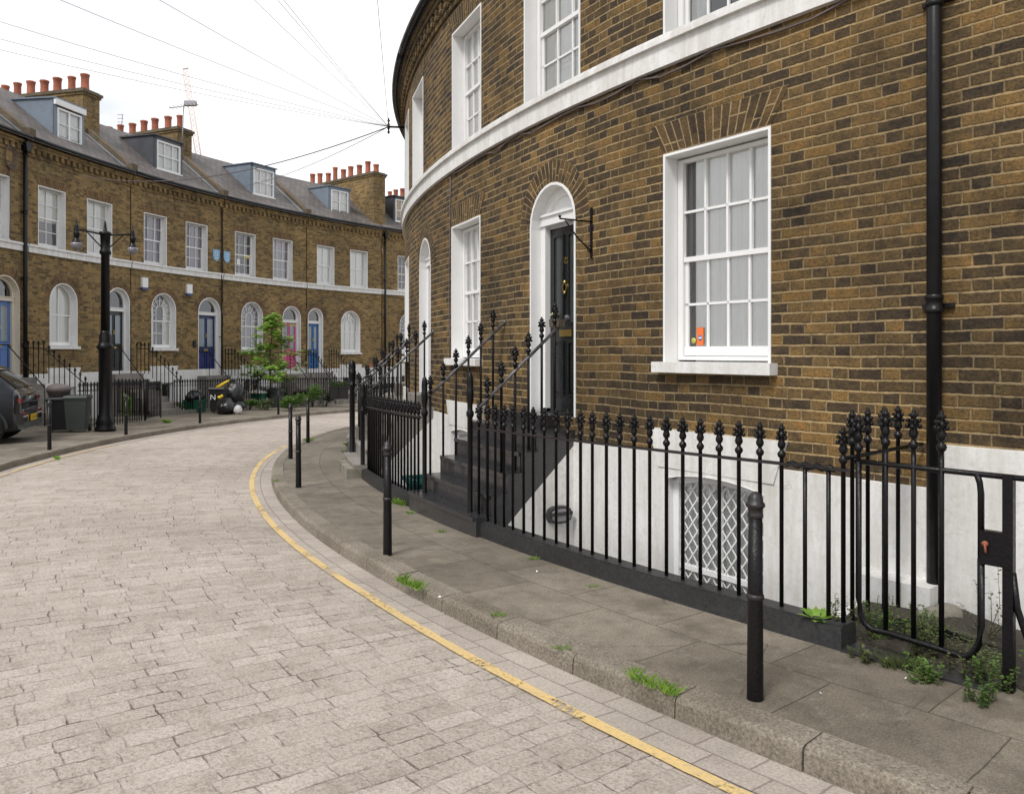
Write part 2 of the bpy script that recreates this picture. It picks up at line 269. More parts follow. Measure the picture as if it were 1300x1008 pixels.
def setts():
    """road of radial courses of stone setts: rows along v (arc), stones along u (radius), irregular lengths"""
    m,nt,b=newmat('stone_setts'); q=N(nt); uv=q.uv()
    nn=q.node('ShaderNodeTexNoise',noise_dimensions='2D'); q.i(nn.inputs['Vector'],uv); nn.inputs['Scale'].default_value=1.5; nn.inputs['Detail'].default_value=5; nn.inputs['Roughness'].default_value=.65
    sp=q.node('ShaderNodeSeparateXYZ'); q.i(sp.inputs[0],uv); sc3=q.node('ShaderNodeSeparateColor'); q.i(sc3.inputs[0],nn.outputs['Color'])
    u=q.m('ADD',sp.outputs[0],q.m('MULTIPLY',q.m('SUBTRACT',sc3.outputs[0],.5),.06)); v=q.m('ADD',sp.outputs[1],q.m('MULTIPLY',q.m('SUBTRACT',sc3.outputs[1],.5),.09))
    H=.125; rf=q.m('DIVIDE',v,H); row=q.m('FLOOR',rf); wn=q.node('ShaderNodeTexWhiteNoise',noise_dimensions='1D'); q.i(wn.inputs['W'],row)
    wid=q.m('ADD',.22,q.m('MULTIPLY',wn.outputs[0],.07)); uu=q.m('DIVIDE',q.m('ADD',u,q.m('MULTIPLY',wn.outputs[0],7.3)),wid); cell=q.m('FLOOR',uu)
    # jitter of joints
    j=q.node('ShaderNodeTexWhiteNoise',noise_dimensions='2D'); cc=q.node('ShaderNodeCombineXYZ'); q.i(cc.inputs[0],q.m('ROUND',uu)); q.i(cc.inputs[1],row); q.i(j.inputs['Vector'],cc.outputs[0])
    jit=q.m('MULTIPLY',q.m('SUBTRACT',j.outputs[0],.5),.32); rel=q.m('SUBTRACT',q.m('SUBTRACT',uu,q.m('ROUND',uu)),jit); du=q.m('MULTIPLY',q.m('ABSOLUTE',rel),wid)
    cid=q.m('ADD',q.m('ROUND',uu),q.m('GREATER_THAN',rel,0)); c2=q.node('ShaderNodeCombineXYZ'); q.i(c2.inputs[0],cid); q.i(c2.inputs[1],q.m('ADD',row,.37)); r=q.node('ShaderNodeTexWhiteNoise',noise_dimensions='2D'); q.i(r.inputs['Vector'],c2.outputs[0])
    fv=q.m('MULTIPLY',q.m('FRACT',rf),H); dv=q.m('MINIMUM',fv,q.m('SUBTRACT',H,fv))
    d=q.m('ADD',q.m('MINIMUM',du,dv),q.m('MULTIPLY',q.m('SUBTRACT',q.noise(uv,20,4,.75,'2D'),.5),.018))
    st=q.mr(d,.001,.006)
    gap=q.mr(q.noise(uv,2.9,5,.75,'2D'),.46,.66)        # joints open in places, silted up elsewhere
    col=q.ramp(r.outputs[0],[(0,(.395,.348,.305)),(.5,(.43,.382,.338)),(1,(.47,.42,.375))])
    col=q.mix(1,col,q.ramp(q.noise(uv,55,4,.8,'2D'),[(.3,(.62,.6,.58)),(.5,(1,1,1)),(.7,(1.16,1.16,1.16))]),'MULTIPLY')
    jc=q.mix(gap,(.36,.32,.28),(.15,.12,.10))
    c=q.mix(st,jc,col)
    c=q.mix(1,c,q.ramp(q.noise(uv,.35,6,.6,'2D'),[(.3,(.82,.80,.78)),(.6,(1.04,1.03,1.02))]),'MULTIPLY')
    c=q.mix(1,c,q.ramp(q.noise(uv,5,5,.75,'2D'),[(.32,(.8,.79,.77)),(.5,(1,1,1))]),'MULTIPLY')
    q.i(b.inputs['Base Color'],c); b.inputs['Roughness'].default_value=.85; b.inputs['Specular IOR Level'].default_value=.25
    h=q.m('ADD',q.m('MULTIPLY',st,q.m('ADD',.25,q.m('MULTIPLY',gap,.75))),q.m('ADD',q.m('MULTIPLY',q.noise(uv,60,4,.8,'2D'),.5),q.m('ADD',q.m('MULTIPLY',q.noise(uv,9,4,.6,'2D'),.8),q.m('MULTIPLY',r.outputs[0],.5))))
    q.i(b.inputs['Normal'],q.bump(h,.009,.9)); return m
M['setts']=setts()
def stone(name,c1,c2,scale=60,bump=.006,rough=.85,moss=None):
    m,nt,b=newmat(name); q=N(nt); g=q.geo(); c=q.ramp(q.noise(g,scale,4,.8),[(.3,c1),(.7,c2)])
    c=q.mix(1,c,q.ramp(q.noise(g,1.7,6,.65),[(.3,(.62,.6,.55)),(.6,(1.05,1.05,1.05))]),'MULTIPLY')
    if moss: c=q.mix(q.mr(q.noise(g,3.1,6,.7),.5,.68,0,.85),c,moss)
    q.i(b.inputs['Base Color'],c); b.inputs['Roughness'].default_value=rough; q.i(b.inputs['Normal'],q.bump(q.m('ADD',q.noise(g,scale*.7,5,.8),q.m('MULTIPLY',q.noise(g,6,3),1.2)),bump,.9)); return m
M['granite']=stone('granite_kerb',(.07,.06,.047),(.35,.305,.24),70,.006); M['oldstone']=stone('old_stone',(.2,.18,.15),(.3,.28,.24),30,.01,.9,(.09,.10,.045))
M['greystep']=stone('grey_step',(.17,.155,.14),(.28,.26,.235),30,.006); M['soil']=stone('soil',(.03,.024,.018),(.08,.065,.05),40,.02,.95); M['ground']=stone('ground',(.10,.09,.075),(.18,.16,.13),8,.02,.95,(.06,.08,.03))
M['coping']=stone('black_coping',(.014,.014,.015),(.04,.04,.041),35,.004,.5)
M['areafloor']=stone('area_floor',(.22,.21,.19),(.34,.33,.30),20,.004)
M['parapet']=stone('weathered_brick_coping',(.07,.05,.035),(.2,.15,.10),22,.02,.9,(.07,.075,.03))
M['lead']=paint('lead_grey_blue',(.19,.235,.29),.45,.004,.22,6,2.4); M['leaddark']=paint('dark_lead',(.085,.09,.105),.5,.004,.3,6,2); M['leadflash']=paint('lead_flashing',(.27,.31,.33),.45,.006,.3,8,2)
M['terra']=stone('terracotta',(.30,.085,.045),(.42,.145,.08),14,.004,.8)
M['yellow']=None
def yline():
    m,nt,b=newmat('yellow_line_paint'); q=N(nt); g=q.geo(); c=q.mix(q.mr(q.noise(g,45,5,.8),.30,.5),(.40,.33,.22),(.66,.47,.19)); c=q.mix(q.mr(q.noise(g,4,6,.8),.45,.7,0,.55),c,(.46,.38,.25))
    q.i(b.inputs['Base Color'],c); b.inputs['Roughness'].default_value=.75; q.i(b.inputs['Normal'],q.bump(q.noise(g,60,4,.8),.004,.8))
    tr=q.node('ShaderNodeBsdfTransparent'); ms=q.node('ShaderNodeMixShader'); wn=q.m('ADD',q.m('MULTIPLY',q.noise(g,30,6,.85),.6),q.m('MULTIPLY',q.noise(g,2.2,3,.5),.4)); q.i(ms.inputs[0],q.mr(wn,.535,.575)); q.i(ms.inputs[1],b.outputs[0]); q.i(ms.inputs[2],tr.outputs[0]); q.i(nt.nodes['Material Output'].inputs[0],ms.outputs[0]); return m
M['yellow']=yline()
def leafm(name,c1,c2):
    m,nt,b=newmat(name); q=N(nt); oi=q.node('ShaderNodeNewGeometry'); g=oi.outputs['Position']
    c=q.mix(oi.outputs['Random Per Island'],c1,c2); c=q.mix(1,c,q.ramp(q.noise(g,7,3),[(.3,(.65,.7,.6)),(.7,(1.2,1.15,1))]),'MULTIPLY'); q.i(b.inputs['Base Color'],c); b.inputs['Roughness'].default_value=.5
    tr=q.node('ShaderNodeBsdfTranslucent'); q.i(tr.inputs[0],c); ms=q.node('ShaderNodeMixShader'); ms.inputs[0].default_value=.35; q.i(ms.inputs[1],b.outputs[0]); q.i(ms.inputs[2],tr.outputs[0]); q.i(nt.nodes['Material Output'].inputs[0],ms.outputs[0]); return m
M['leaf']=leafm('leaf_green',(.08,.17,.035),(.17,.28,.07)); M['leafb']=leafm('leaf_bright',(.16,.33,.04),(.32,.48,.09)); M['leafd']=leafm('leaf_dull',(.08,.13,.045),(.18,.20,.09)); M['leafdk']=leafm('leaf_dark',(.02,.045,.016),(.045,.08,.025)); M['leafr']=leafm('leaf_ruddy',(.16,.14,.05),(.25,.13,.06))
M['bark']=stone('bark',(.06,.045,.03),(.13,.10,.07),30,.02)
M['plastgreen']=paint('green_plastic',(.008,.10,.055),.45,.001,.15); M['plastteal']=paint('teal_plastic',(.012,.10,.10),.45,.001,.15); M['plastgrey']=paint('grey_plastic',(.05,.06,.055),.5,.001,.2); M['plastblack']=paint('black_plastic',(.014,.014,.015),.4,.001,.3)
M['bag']=paint('black_bag',(.012,.012,.014),.22,.02,.3,14,3); M['bagw']=paint('white_bag',(.6,.58,.56),.5,.02,.25,14,12); M['tapey']=simple('yellow_tape',(.75,.52,.02),.4)
M['mauve']=paint('dusty_pink_plastic',(.20,.165,.16),.6)
M['plaque']=paint('blue_plaque',(.24,.45,.66),.4,.003,.2,20,8); M['alarm']=simple('alarm_white',(.75,.75,.74),.4); M['alarmb']=simple('alarm_blue',(.03,.06,.22),.4)
M['carp']=simple('car_paint',(.005,.006,.009),.28,0,.3,.12); M['carblack']=simple('car_gloss_black',(.006,.006,.007),.1,0,.5,1); M['carglass']=simple('car_glass',(.02,.025,.028),.04,0,.8); M['tyre']=simple('tyre',(.015,.015,.015),.8); M['tail']=simple('tail_lamp',(.20,.008,.012),.15,0,.5,1); M['lens']=simple('clear_lens',(.5,.48,.48),.15); M['plate']=simple('number_plate',(.78,.50,.02),.4); M['ink']=simple('black_ink',(.01,.01,.01),.5); M['silver']=simple('silver_trim',(.35,.36,.38),.25,1); M['badgeb']=simple('badge_blue',(.08,.2,.5),.3)
M['wire']=simple('cable_grey',(.42,.40,.42),.6); M['wired']=simple('cable_dark',(.13,.10,.105),.6); M['crane']=simple('crane_paint',(.75,.62,.55),.6); M['alu']=simple('aerial_metal',(.35,.33,.34),.4,.6)
M['whitetxt']=simple('white_lettering',(.75,.75,.75),.6); M['orange']=simple('orange_sticker',(.75,.16,.03),.5); M['stblue']=simple('blue_sticker',(.03,.14,.35),.5); M['olive']=simple('yellow_green_sticker',(.45,.42,.10),.5); M['stwhite']=simple('white_card',(.75,.75,.72),.6); M['styellow']=simple('yellow_card',(.7,.55,.05),.6)
M['lampglass']=simple('lamp_lens',(.22,.21,.23),.08,0,.8); M['lampbody']=simple('bulkhead_black',(.03,.03,.03),.4)
M['terracotta2']=M['terra']; M['grille']=simple('grille_paint',(.72,.72,.70),.5); M['flower']=simple('pale_yellow_flower',(.65,.62,.35),.6)
# ---------------------------------------------------------------- facade pieces
def arcpts(w,z0,zs,rise,n=12):
    """outline of an opening, from bottom-left up over the head to bottom-right; rise 0 = flat head"""
    h=w/2
    if rise<=0: return [(-h,z0),(-h,zs),(h,zs),(h,z0)]
    pts=[(-h,z0)]
    if abs(rise-h)<.02:
        pts+=[(-h*math.cos(PI*i/n),zs+h*math.sin(PI*i/n)) for i in range(n+1)]
    else:
        R=(h*h+rise*rise)/(2*rise); a=math.asin(h/R)
        pts+=[(R*math.sin(-a+2*a*i/n),zs+rise-R+R*math.cos(-a+2*a*i/n)) for i in range(n+1)]
    return pts+[(h,z0)]
def inset(pts,d):
    out=[];n=len(pts)
    for i in range(n):
        a=Vector(pts[(i-1)%n]);b=Vector(pts[i]);c=Vector(pts[(i+1)%n])
        d1=(b-a).normalized();d2=(c-b).normalized(); n1=Vector((d1.y,-d1.x));n2=Vector((d2.y,-d2.x))
        bis=(n1+n2); bis=bis/max(bis.length_squared,.2)*2 if bis.length>1e-6 else n1
        out.append(tuple(b+bis*d))
    return out
class Op:
    def __init__(s,th,w,z0,z1,arch=0):
        s.th=th;s.w=w;s.z0=z0;s.z1=z1;s.arch=arch; s.rise={0:0,1:w/2}.get(arch,arch) ; s.zs=z1-s.rise
    def head(s,x):
        if s.rise<=0: return s.z1
        h=s.w/2; x=max(-h,min(h,x))
        if s.arch==1: return s.zs+math.sqrt(max(0,h*h-x*x))
        R=(h*h+s.rise**2)/(2*s.rise); return s.zs+s.rise-R+math.sqrt(R*R-x*x)
def curved_wall(mb,R,t0,t1,z0,z1,ops,uvk=1):
    ts={round(t0,5),round(t1,5)}; n=max(1,int(abs(t1-t0)/1.0))
    for i in range(n+1): ts.add(round(t0+(t1-t0)*i/n,5))
    for o in ops:
        hw=math.degrees(o.w/2/R); k=12 if o.rise>0 else 1
        for i in range(k+1):
            # match the arc outline spacing
            x=-o.w/2*math.cos(PI*i/k) if k>1 else (-o.w/2 if i==0 else o.w/2)
            ts.add(round(o.th+math.degrees(x/R),5))
    ts=sorted(t for t in ts if min(t0,t1)-1e-6<=t<=max(t0,t1)+1e-6)
    cl=[ts[0]]
    for t in ts[1:]:
        if t-cl[-1]>.002: cl.append(t)
    for a,b in zip(cl,cl[1:]):
        mid=(a+b)/2; segs=[(z0,z0)]; cov=[o for o in ops if abs(rad(mid-o.th)*R)<o.w/2-1e-4]; cov.sort(key=lambda o:o.z0)
        lo=(z0,z0)
        for o in cov:
            if o.z0>lo[0]+1e-4: quad(mb,R,a,b,lo,(o.z0,o.z0))
            lo=(o.head(rad(a-o.th)*R),o.head(rad(b-o.th)*R))
        quad(mb,R,a,b,lo,(z1,z1))
def quad(mb,R,a,b,lo,hi):
    pa,pb=P(a,R,0),P(b,R,0); ua,ub=rad(a)*R,rad(b)*R
    mb.face([(pa.x,pa.y,lo[0]),(pb.x,pb.y,lo[1]),(pb.x,pb.y,hi[1]),(pa.x,pa.y,hi[0])],[(ua,lo[0]),(ub,lo[1]),(ub,hi[1]),(ua,hi[0])])
def reveal(mb,pts,R,side,d,trim=.022,proud=.007,closed=False):
    """painted lining of an opening, from a thin band on the wall face to depth d"""
    yf=lambda x: -side*x*x/(2*R)
    out=[(q[0]*(1+2*trim/(abs(pts[0][0])*2)) ,q[1]+(trim if i not in(0,len(pts)-1) else 0)) for i,q in enumerate(pts)]
    if closed: pts=pts+[pts[0]]; out=out+[out[0]]
    for i in range(len(pts)-1):
        a,b=pts[i],pts[i+1];oa,ob=out[i],out[i+1]
        if trim>0:
            mb.face([(oa[0],yf(oa[0])+proud,oa[1]),(ob[0],yf(ob[0])+proud,ob[1]),(b[0],yf(b[0])+proud,b[1]),(a[0],yf(a[0])+proud,a[1])])
            mb.face([(oa[0],yf(oa[0])-.01,oa[1]),(ob[0],yf(ob[0])-.01,ob[1]),(ob[0],yf(ob[0])+proud,ob[1]),(oa[0],yf(oa[0])+proud,oa[1])])
        mb.face([(a[0],yf(a[0])+proud,a[1]),(b[0],yf(b[0])+proud,b[1]),(b[0],-d,b[1]),(a[0],-d,a[1])])
def room(house,o,Mx,d,depth=.9):
    mb=MB().mat(M['room']); h=o.w/2+.3; z0,z1=o.z0-.3,o.z1+.15; y0,y1=-d-.03,-d-depth
    mb.face([(-h,y1,z0),(h,y1,z0),(h,y1,z1),(-h,y1,z1)])
    for x in(-h,h): mb.face([(x,y0,z0),(x,y1,z0),(x,y1,z1),(x,y0,z1)])
    for z in(z0,z1): mb.face([(-h,y0,z),(h,y0,z),(h,y1,z),(-h,y1,z)])
    return mb
def drape(mb,x0,x1,z0,z1,y,amp=.02,waves=9):
    n=waves*4; sm=mb.smooth; mb.smooth=True; ids=[]
    for i in range(n+1):
        t=i/n; x=x0+(x1-x0)*t; yy=y+amp*math.sin(t*waves*2*PI+math.sin(t*9)); ids.append((mb.p((x,yy,z0)),mb.p((x,yy,z1))))
    for i in range(n): mb.fi([ids[i][0],ids[i+1][0],ids[i+1][1],ids[i][1]])
    mb.smooth=sm
def sash_window(house,o,R,side,style='4x4',d=.19,cur='net',sill=True,extra=None,name='window',trim=.022,paintm='white'):
    Mx=frame(o.th,R,side); W=M[paintm]; mb=MB().mat(W); pts=arcpts(o.w,o.z0,o.zs,o.rise); reveal(mb,pts,R,side,d+.05,trim)
    ip=inset(pts,.045)
    mb.bar2(inset(pts,.03),.06,-d-.03,-d+.03,True)     # box frame
    x0,x1=-o.w/2+.06,o.w/2-.06; zb=o.z0+.06; zt=o.z1-.06; zm=(o.z0+o.zs)/2 if o.rise else (o.z0+o.z1)/2
    if o.arch==1: zm=o.z0+(o.z1-o.z0)*.5
    cols,rows=style if isinstance(style,tuple) else {'4x4':(4,2),'3x4':(3,2),'2x4':(2,2),'2x2':(2,1),'goth':(3,2)}[style]
    gb=.02
    def seg(a,b,w,y0=-d-.018,y1=-d+.014): mb.bar2([a,b],w,y0,y1)
    mb.box(x0,x1,-d-.028,-d+.022,zm-.02,zm+.02); mb.box(x0,x1,-d-.028,-d+.016,o.z0+.05,o.z0+.125)
    mb.box(x0,x0+.035,-d-.026,-d+.004,o.z0+.06,zm); mb.box(x1-.035,x1,-d-.026,-d+.004,o.z0+.06,zm)
    for c in range(1,cols):
        x=x0+.035+(x1-x0-.07)*c/cols; seg((x,o.z0+.1),(x,zm),gb,-d-.024,-d+.004)
        if o.arch!=1: seg((x0+(x1-x0)*c/cols,zm),(x0+(x1-x0)*c/cols,o.head(x)-.04),gb)
        elif cols==2: seg((0,zm),(0,o.z1-.05),gb)
    for r in range(1,rows):
        z=o.z0+.1+(zm-o.z0-.1)*r/rows; seg((x0,z),(x1,z),gb,-d-.024,-d+.004)
        if o.arch!=1:
            z=zm+(zt-zm)*r/rows; seg((x0,z),(x1,z),gb)
    if o.arch==1 and cols==3:
        w=x1-x0; xs=[x0+w/3,x1-w/3]; za=zm+(o.zs-zm)*.55
        if rows>1: seg((x0,za),(xs[0],za),gb); seg((xs[1],za),(x1,za),gb)
        rc=w/6; c0=[(xs[0],zm),(xs[0],o.zs-.02)]+[(-rc*math.cos(PI*i/8),o.zs-.02+rc*math.sin(PI*i/8)) for i in range(1,8)]+[(xs[1],o.zs-.02),(xs[1],zm)]
        mb.bar2(c0,gb,-d-.018,-d+.014)
        for a in (0,32,62,90,118,148,180):
            r0=rc; r1=w/2; seg((r0*math.cos(rad(a)),o.zs-.02+r0*math.sin(rad(a))),(r1*math.cos(rad(a)),o.zs-.02+r1*math.sin(rad(a))),gb*.9)
        rm=w*.34; mb.bar2([(-rm*math.cos(PI*i/12),o.zs-.02+rm*math.sin(PI*i/12)) for i in range(13)],gb*.8,-d-.018,-d+.014)
    win=mb.build(name,house,Mx)
    g=MB().mat(M['glass']); ip=inset(pts,.05); g.face([(q[0],-d-.012,q[1]) for q in ip]); g.build('pane',win,Mx,recalc=False)
    rm_=room(house,o,Mx,d); rm_.build('room_interior',win,Mx)
    if cur:
        c=MB(); h=o.w/2-.03; y=-d-.035
        if cur=='net': c.mat(M['net']); drape(c,-h,h,o.z0,o.z1,y,.007,14)
        elif cur=='netgap': c.mat(M['net']); drape(c,-h+.12,h,o.z0,o.z1,y+.012,.003,12); c.mat(M['drape']); c.box(-h-.05,-h+.03,y-.05,y-.04,o.z0,o.z1)
        elif cur=='blind': c.mat(M['blind']); c.box(-h,h,y-.006,y,o.z0,o.z1)
        elif cur=='half': c.mat(M['blind']); c.box(-h,h,y-.006,y,o.z0+(o.z1-o.z0)*.45,o.z1); 
        elif cur=='sides': c.mat(M['net']); drape(c,-h,-h*.45,o.z0,o.z1,y-.01,.014,4); drape(c,h*.4,h,o.z0,o.z1,y-.01,.014,4)
        elif cur=='right': c.mat(M['purple']); drape(c,-h*.1,h,o.z0,o.z1,y-.01,.014,6)
        elif cur=='lower': c.mat(M['net']); drape(c,-h,h,o.z0,zm,y,.012,10)
        elif cur=='mauve': c.mat(M['purple']); drape(c,-h,h,o.z0,o.z1,y-.01,.014,8)
        elif cur=='red': c.mat(M['red']); c.box(-h,h,y-.006,y,o.z0,o.z0+.5)
        elif cur=='yellow': c.mat(M['yellowblind']); c.box(-h,h,y-.006,y,o.z0+.25,o.z1)
        c.build('curtain' if cur not in('blind','half','yellow','red') else 'blind',win,Mx)
    if sill:
        s=MB().mat(M['trim']); yb=-side*(o.w/2)**2/(2*R)
        s.prism([(-o.w/2-.075,o.z0-.085),(o.w/2+.075,o.z0-.085),(o.w/2+.075,o.z0+.0),(-o.w/2-.075,o.z0+.0)],-d+.01,.085); s.build('sill',win,Mx)
    if extra: extra(win,Mx,d)
    return win
def arch_bricks(mb,o,R,side,t=.225,mat=None,splay=.15):
    """gauged brick ring or splayed flat arch, 4 mm proud"""
    yf=lambda x:-side*x*x/(2*R)+.004
    if o.rise>0:
        n=22; L=0;ring=[]
        pts=arcpts(o.w+.044,o.zs,o.zs,o.w/2+.022 if o.arch==1 else o.rise,n)[1:-1]
        c=(0,o.zs) if o.arch==1 else (0,o.zs-o.w)
        for q in pts:
            d=Vector((q[0]-c[0],q[1]-c[1])).normalized(); ring.append((q,(q[0]+d.x*t,q[1]+d.y*t)))
        for i in range(len(ring)-1):
            (a,A),(b,B)=ring[i],ring[i+1]; l=((Vector(A)-Vector(B)).length*.5+(Vector(a)-Vector(b)).length*.5)*1.15
            mb.face([(a[0],yf(a[0]),a[1]),(b[0],yf(b[0]),b[1]),(B[0],yf(B[0]),B[1]),(A[0],yf(A[0]),A[1])],[(.0,L),(.0,L+l),(.262,L+l),(.262,L)]); L+=l
    else:
        n=16; w=o.w/2+.02
        for i in range(n):
            x=[-w+2*w*(i+k)/n for k in(0,1)]; X=[q*(1+splay/w) for q in x]
            L0=x[0]*1.1;L1=x[1]*1.1
            for k0,k1 in ((0,.5),(.5,1)):
                q=lambda xx,XX,k: xx+(XX-xx)*k
                aa=[(q(x[0],X[0],k0),k0),(q(x[1],X[1],k0),k0),(q(x[1],X[1],k1),k1),(q(x[0],X[0],k1),k1)]
                mb.face([(e[0],yf(e[0]),o.z1+.024+e[1]*(t+.03)) for e in aa],[(k0*.262,L0),(k0*.262,L1),(k1*.262,L1),(k1*.262,L0)])
def text(name,body,size,mat,parent,Mx,ext=.004,align='CENTER'):
    cu=bpy.data.curves.new(name,'FONT'); cu.body=body; cu.size=size; cu.extrude=ext; cu.align_x=align; cu.align_y='CENTER'
    o=bpy.data.objects.new(name,cu); COL.objects.link(o); dg=bpy.context.evaluated_depsgraph_get(); me=bpy.data.meshes.new_from_object(o.evaluated_get(dg)); bpy.data.objects.remove(o)
    me.materials.clear(); me.materials.append(mat); return lk(bpy.data.objects.new(name,me),parent,Mx)
FACE=Matrix(((1,0,0,0),(0,0,1,0),(0,1,0,0),(0,0,0,1)))    # text drawn in the x,z plane of a facade frame
def upright(Mx,x,y,z):   # text facing +y of frame
    return Mx@Matrix.Translation((x,y,z))@Matrix.Rotation(PI,4,'Z')@Matrix.Rotation(PI/2,4,'X')@Matrix.Scale(1,4)
def door(house,o,R,side,colour,zt,d=.3,glass2=True,fan=True,panelglass='frost',number=None,surround='white'):
    Mx=frame(o.th,R,side); mb=MB().mat(M[surround]); pts=arcpts(o.w,o.z0,o.zs,o.rise); reveal(mb,pts,R,side,d+.02,.025)
    mb.bar2([q for q in inset(pts,.04)],.085,-d-.02,-d+.05,False); mb.box(-o.w/2,o.w/2,-d-.02,-.0-d+.07,zt,zt+.09); mb.box(-o.w/2,o.w/2,-d-.02,-d+.09,zt+.09,zt+.115)
    fr=mb.build('door_frame',house,Mx)
    if fan:
        g=MB().mat(M['glass']); fp=[q for q in arcpts(o.w-.1,zt+.1,o.zs,(o.w-.1)/2)]; g.face([(q[0],-d,q[1]) for q in fp]); g.build('fanlight',fr,Mx,recalc=False)
        oo=Op(o.th,o.w-.1,zt+.1,o.z1); room(house,oo,Mx,d+.01,.5).build('room_interior',fr,Mx)
    else:
        g=MB().mat(M[surround]); fp=arcpts(o.w-.04,zt+.1,o.zs,(o.w-.04)/2); g.prism(fp,-d-.02,-d+.005); g.build('tympanum',fr,Mx)
    h=o.w/2-.075; z0=o.z0; H=zt-z0; D=MB().mat(M[colour]); D.box(-h,h,-d-.05,-d-.012,z0,zt)
    def panel(x0,x1,a,b,m=None):
        D.mat(M[colour]); e=.018
        for q in ((x0,x1,a,a+e),(x0,x1,b-e,b),(x0,x0+e,a+e,b-e),(x1-e,x1,a+e,b-e)): D.box(q[0],q[1],-d-.02,-d+.008,q[2],q[3])
        if m: D.mat(M[m]); D.box(x0+e,x1-e,-d-.02,-d-.009,a+e,b-e)
        else: D.box(x0+e+.02,x1-e-.02,-d-.02,-d-.002,a+e+.02,b-e-.02)
    pm=.05
    for s in(-1,1):
        a,b=(-h+.09,-.04) if s<0 else (.04,h-.09)
        panel(a,b,z0+H*.47,zt-.11,panelglass if glass2 else None); panel(a,b,z0+.18,z0+H*.38)
    dr=D.build('door',house,Mx)
    k=MB().mat(M['brass']); k.box(-.11,.11,-d-.01,-d+.008,z0+H*.405,z0+H*.44); k.build('letterbox',dr,Mx)
    k=MB().mat(M['brass']); k.ball((h-.05,-d+.03,z0+H*.43),.028,8); k.tube([(h-.05,-d-.01,z0+H*.43),(h-.05,-d+.02,z0+H*.43)],.012); k.build('door_knob',dr,Mx)
    k=MB().mat(M['brass']); zk=z0+H*.66; k.ball((0,-d+.012,zk+.055),.022,8); k.bar2([(.035*math.sin(2*PI*i/10),zk-.0+.045*math.cos(2*PI*i/10)) for i in range(10)],.014,-d+.002,-d+.02,True); k.ball((0,-d+.014,zk-.05),.018,8); k.build('knocker',dr,Mx)
    if number:
        text('numeral',number,.10,M['brass'],dr,upright(Mx,0,-d-.004,z0+H*.80))
    return fr
def bar_mesh(name,h,finial=True,r=.0125,spear=False):
    """iron bar of total height h with cast finial"""
    mb=MB().mat(M['iron']); z=h-.235 if finial else h
    mb.lathe([(r,0),(r,z)],n=8)
    if finial:
        b=z
        mb.lathe([(r,b),(.012,b+.035),(.021,b+.045),(.025,b+.058),(.021,b+.07),(.013,b+.078),(.011,b+.088),(.021,b+.10),(.024,b+.115),(.018,b+.135),(.014,b+.15),(.026,b+.165),(.02,b+.18),(.011,b+.19),(.018,b+.20),(.018,b+.212),(.009,b+.222),(.011,b+.229),(.003,b+.238)],n=8)
        for zz,rr,s in ((.152,.029,.0125),(.182,.026,.0115),(.208,.017,.008)):
            for k in range(4):
                a=k*PI/2+(.4 if s>.012 else 0.4); mb.ball((rr*math.cos(a),rr*math.sin(a),b+zz),s,5)
    return mb
BARS={}
def bar(parent,p,h,finial=True,scale=1,name='bar'):
    key=(round(h,2),finial)
    if key not in BARS:
        o=bar_mesh('bar',key[0],finial).build(name,parent,Matrix.Translation(p)); BARS[key]=o.data; return o
    return inst(name,BARS[key],parent,Matrix.Translation(p)@Matrix.Rotation(random.choice((0,.2,.5)),4,'Z'))
def newel(parent,p,h,r=.024,urn=True,name='newel_post'):
    mb=MB().mat(M['iron']); mb.lathe([(r*1.4,0),(r*1.4,.06),(r,.08),(r,h-.42),(r*1.45,h-.4),(r*1.5,h-.37),(r,h-.35),(r*1.0,h-.31),(r*1.3,h-.27),(r*1.45,h-.2),(r*1.45,h-.17),(r*1.25,h-.16),(r*1.35,h-.1),(r*1.2,h-.05),(r*.8,h-.015),(r*.2,h)],n=10); return mb.build(name,parent,Matrix.Translation(p))
# ================================================================= SETTING
def struct(name,mb,**k): o=mb.build(name,None,Matrix(),**k); return tag(o,kind='structure')
g=MB().mat(M['ground']); S=700
gz=lambda x,y:(-.021*max(-60,min(60,y))-.002*x)-1.9
for i in range(-6,6):
    for j in range(-6,6):
        xs=[math.copysign(abs(k/6)**2.2*S,k) for k in(i,i+1)]; ys=[math.copysign(abs(k/6)**2.2*S,k) for k in(j,j+1)]
        g.face([(xs[0],ys[0],gz(xs[0],ys[0])),(xs[1],ys[0],gz(xs[1],ys[0])),(xs[1],ys[1],gz(xs[1],ys[1])),(xs[0],ys[1],gz(xs[0],ys[1]))])
struct('ground',g)
def ring(mb,R0,R1,t0,t1,zf,step=1,nr=1,uvf=None):
    n=int(abs(t1-t0)/step)
    for i in range(n):
        a=t0+(t1-t0)*i/n;b=t0+(t1-t0)*(i+1)/n
        for k in range(nr):
            r0=R0+(R1-R0)*k/nr;r1=R0+(R1-R0)*(k+1)/nr; q=[]
            uv=[]
            for t,r in ((a,r0),(b,r0),(b,r1),(a,r1)):
                p=P(t,r,0); q.append((p.x,p.y,zf(p.x,p.y,r))); uv.append(uvf(t,r) if uvf else (r,rad(t)*24))
            mb.face(q,uv)
camber=lambda x,y,r: G(x,y)+.05*max(0,1-((r-24.2)/2.1)**2)
mb=MB().mat(M['setts']); ring(mb,RK-.05,RKO+.05,100,300,camber,1,8); struct('road',mb)
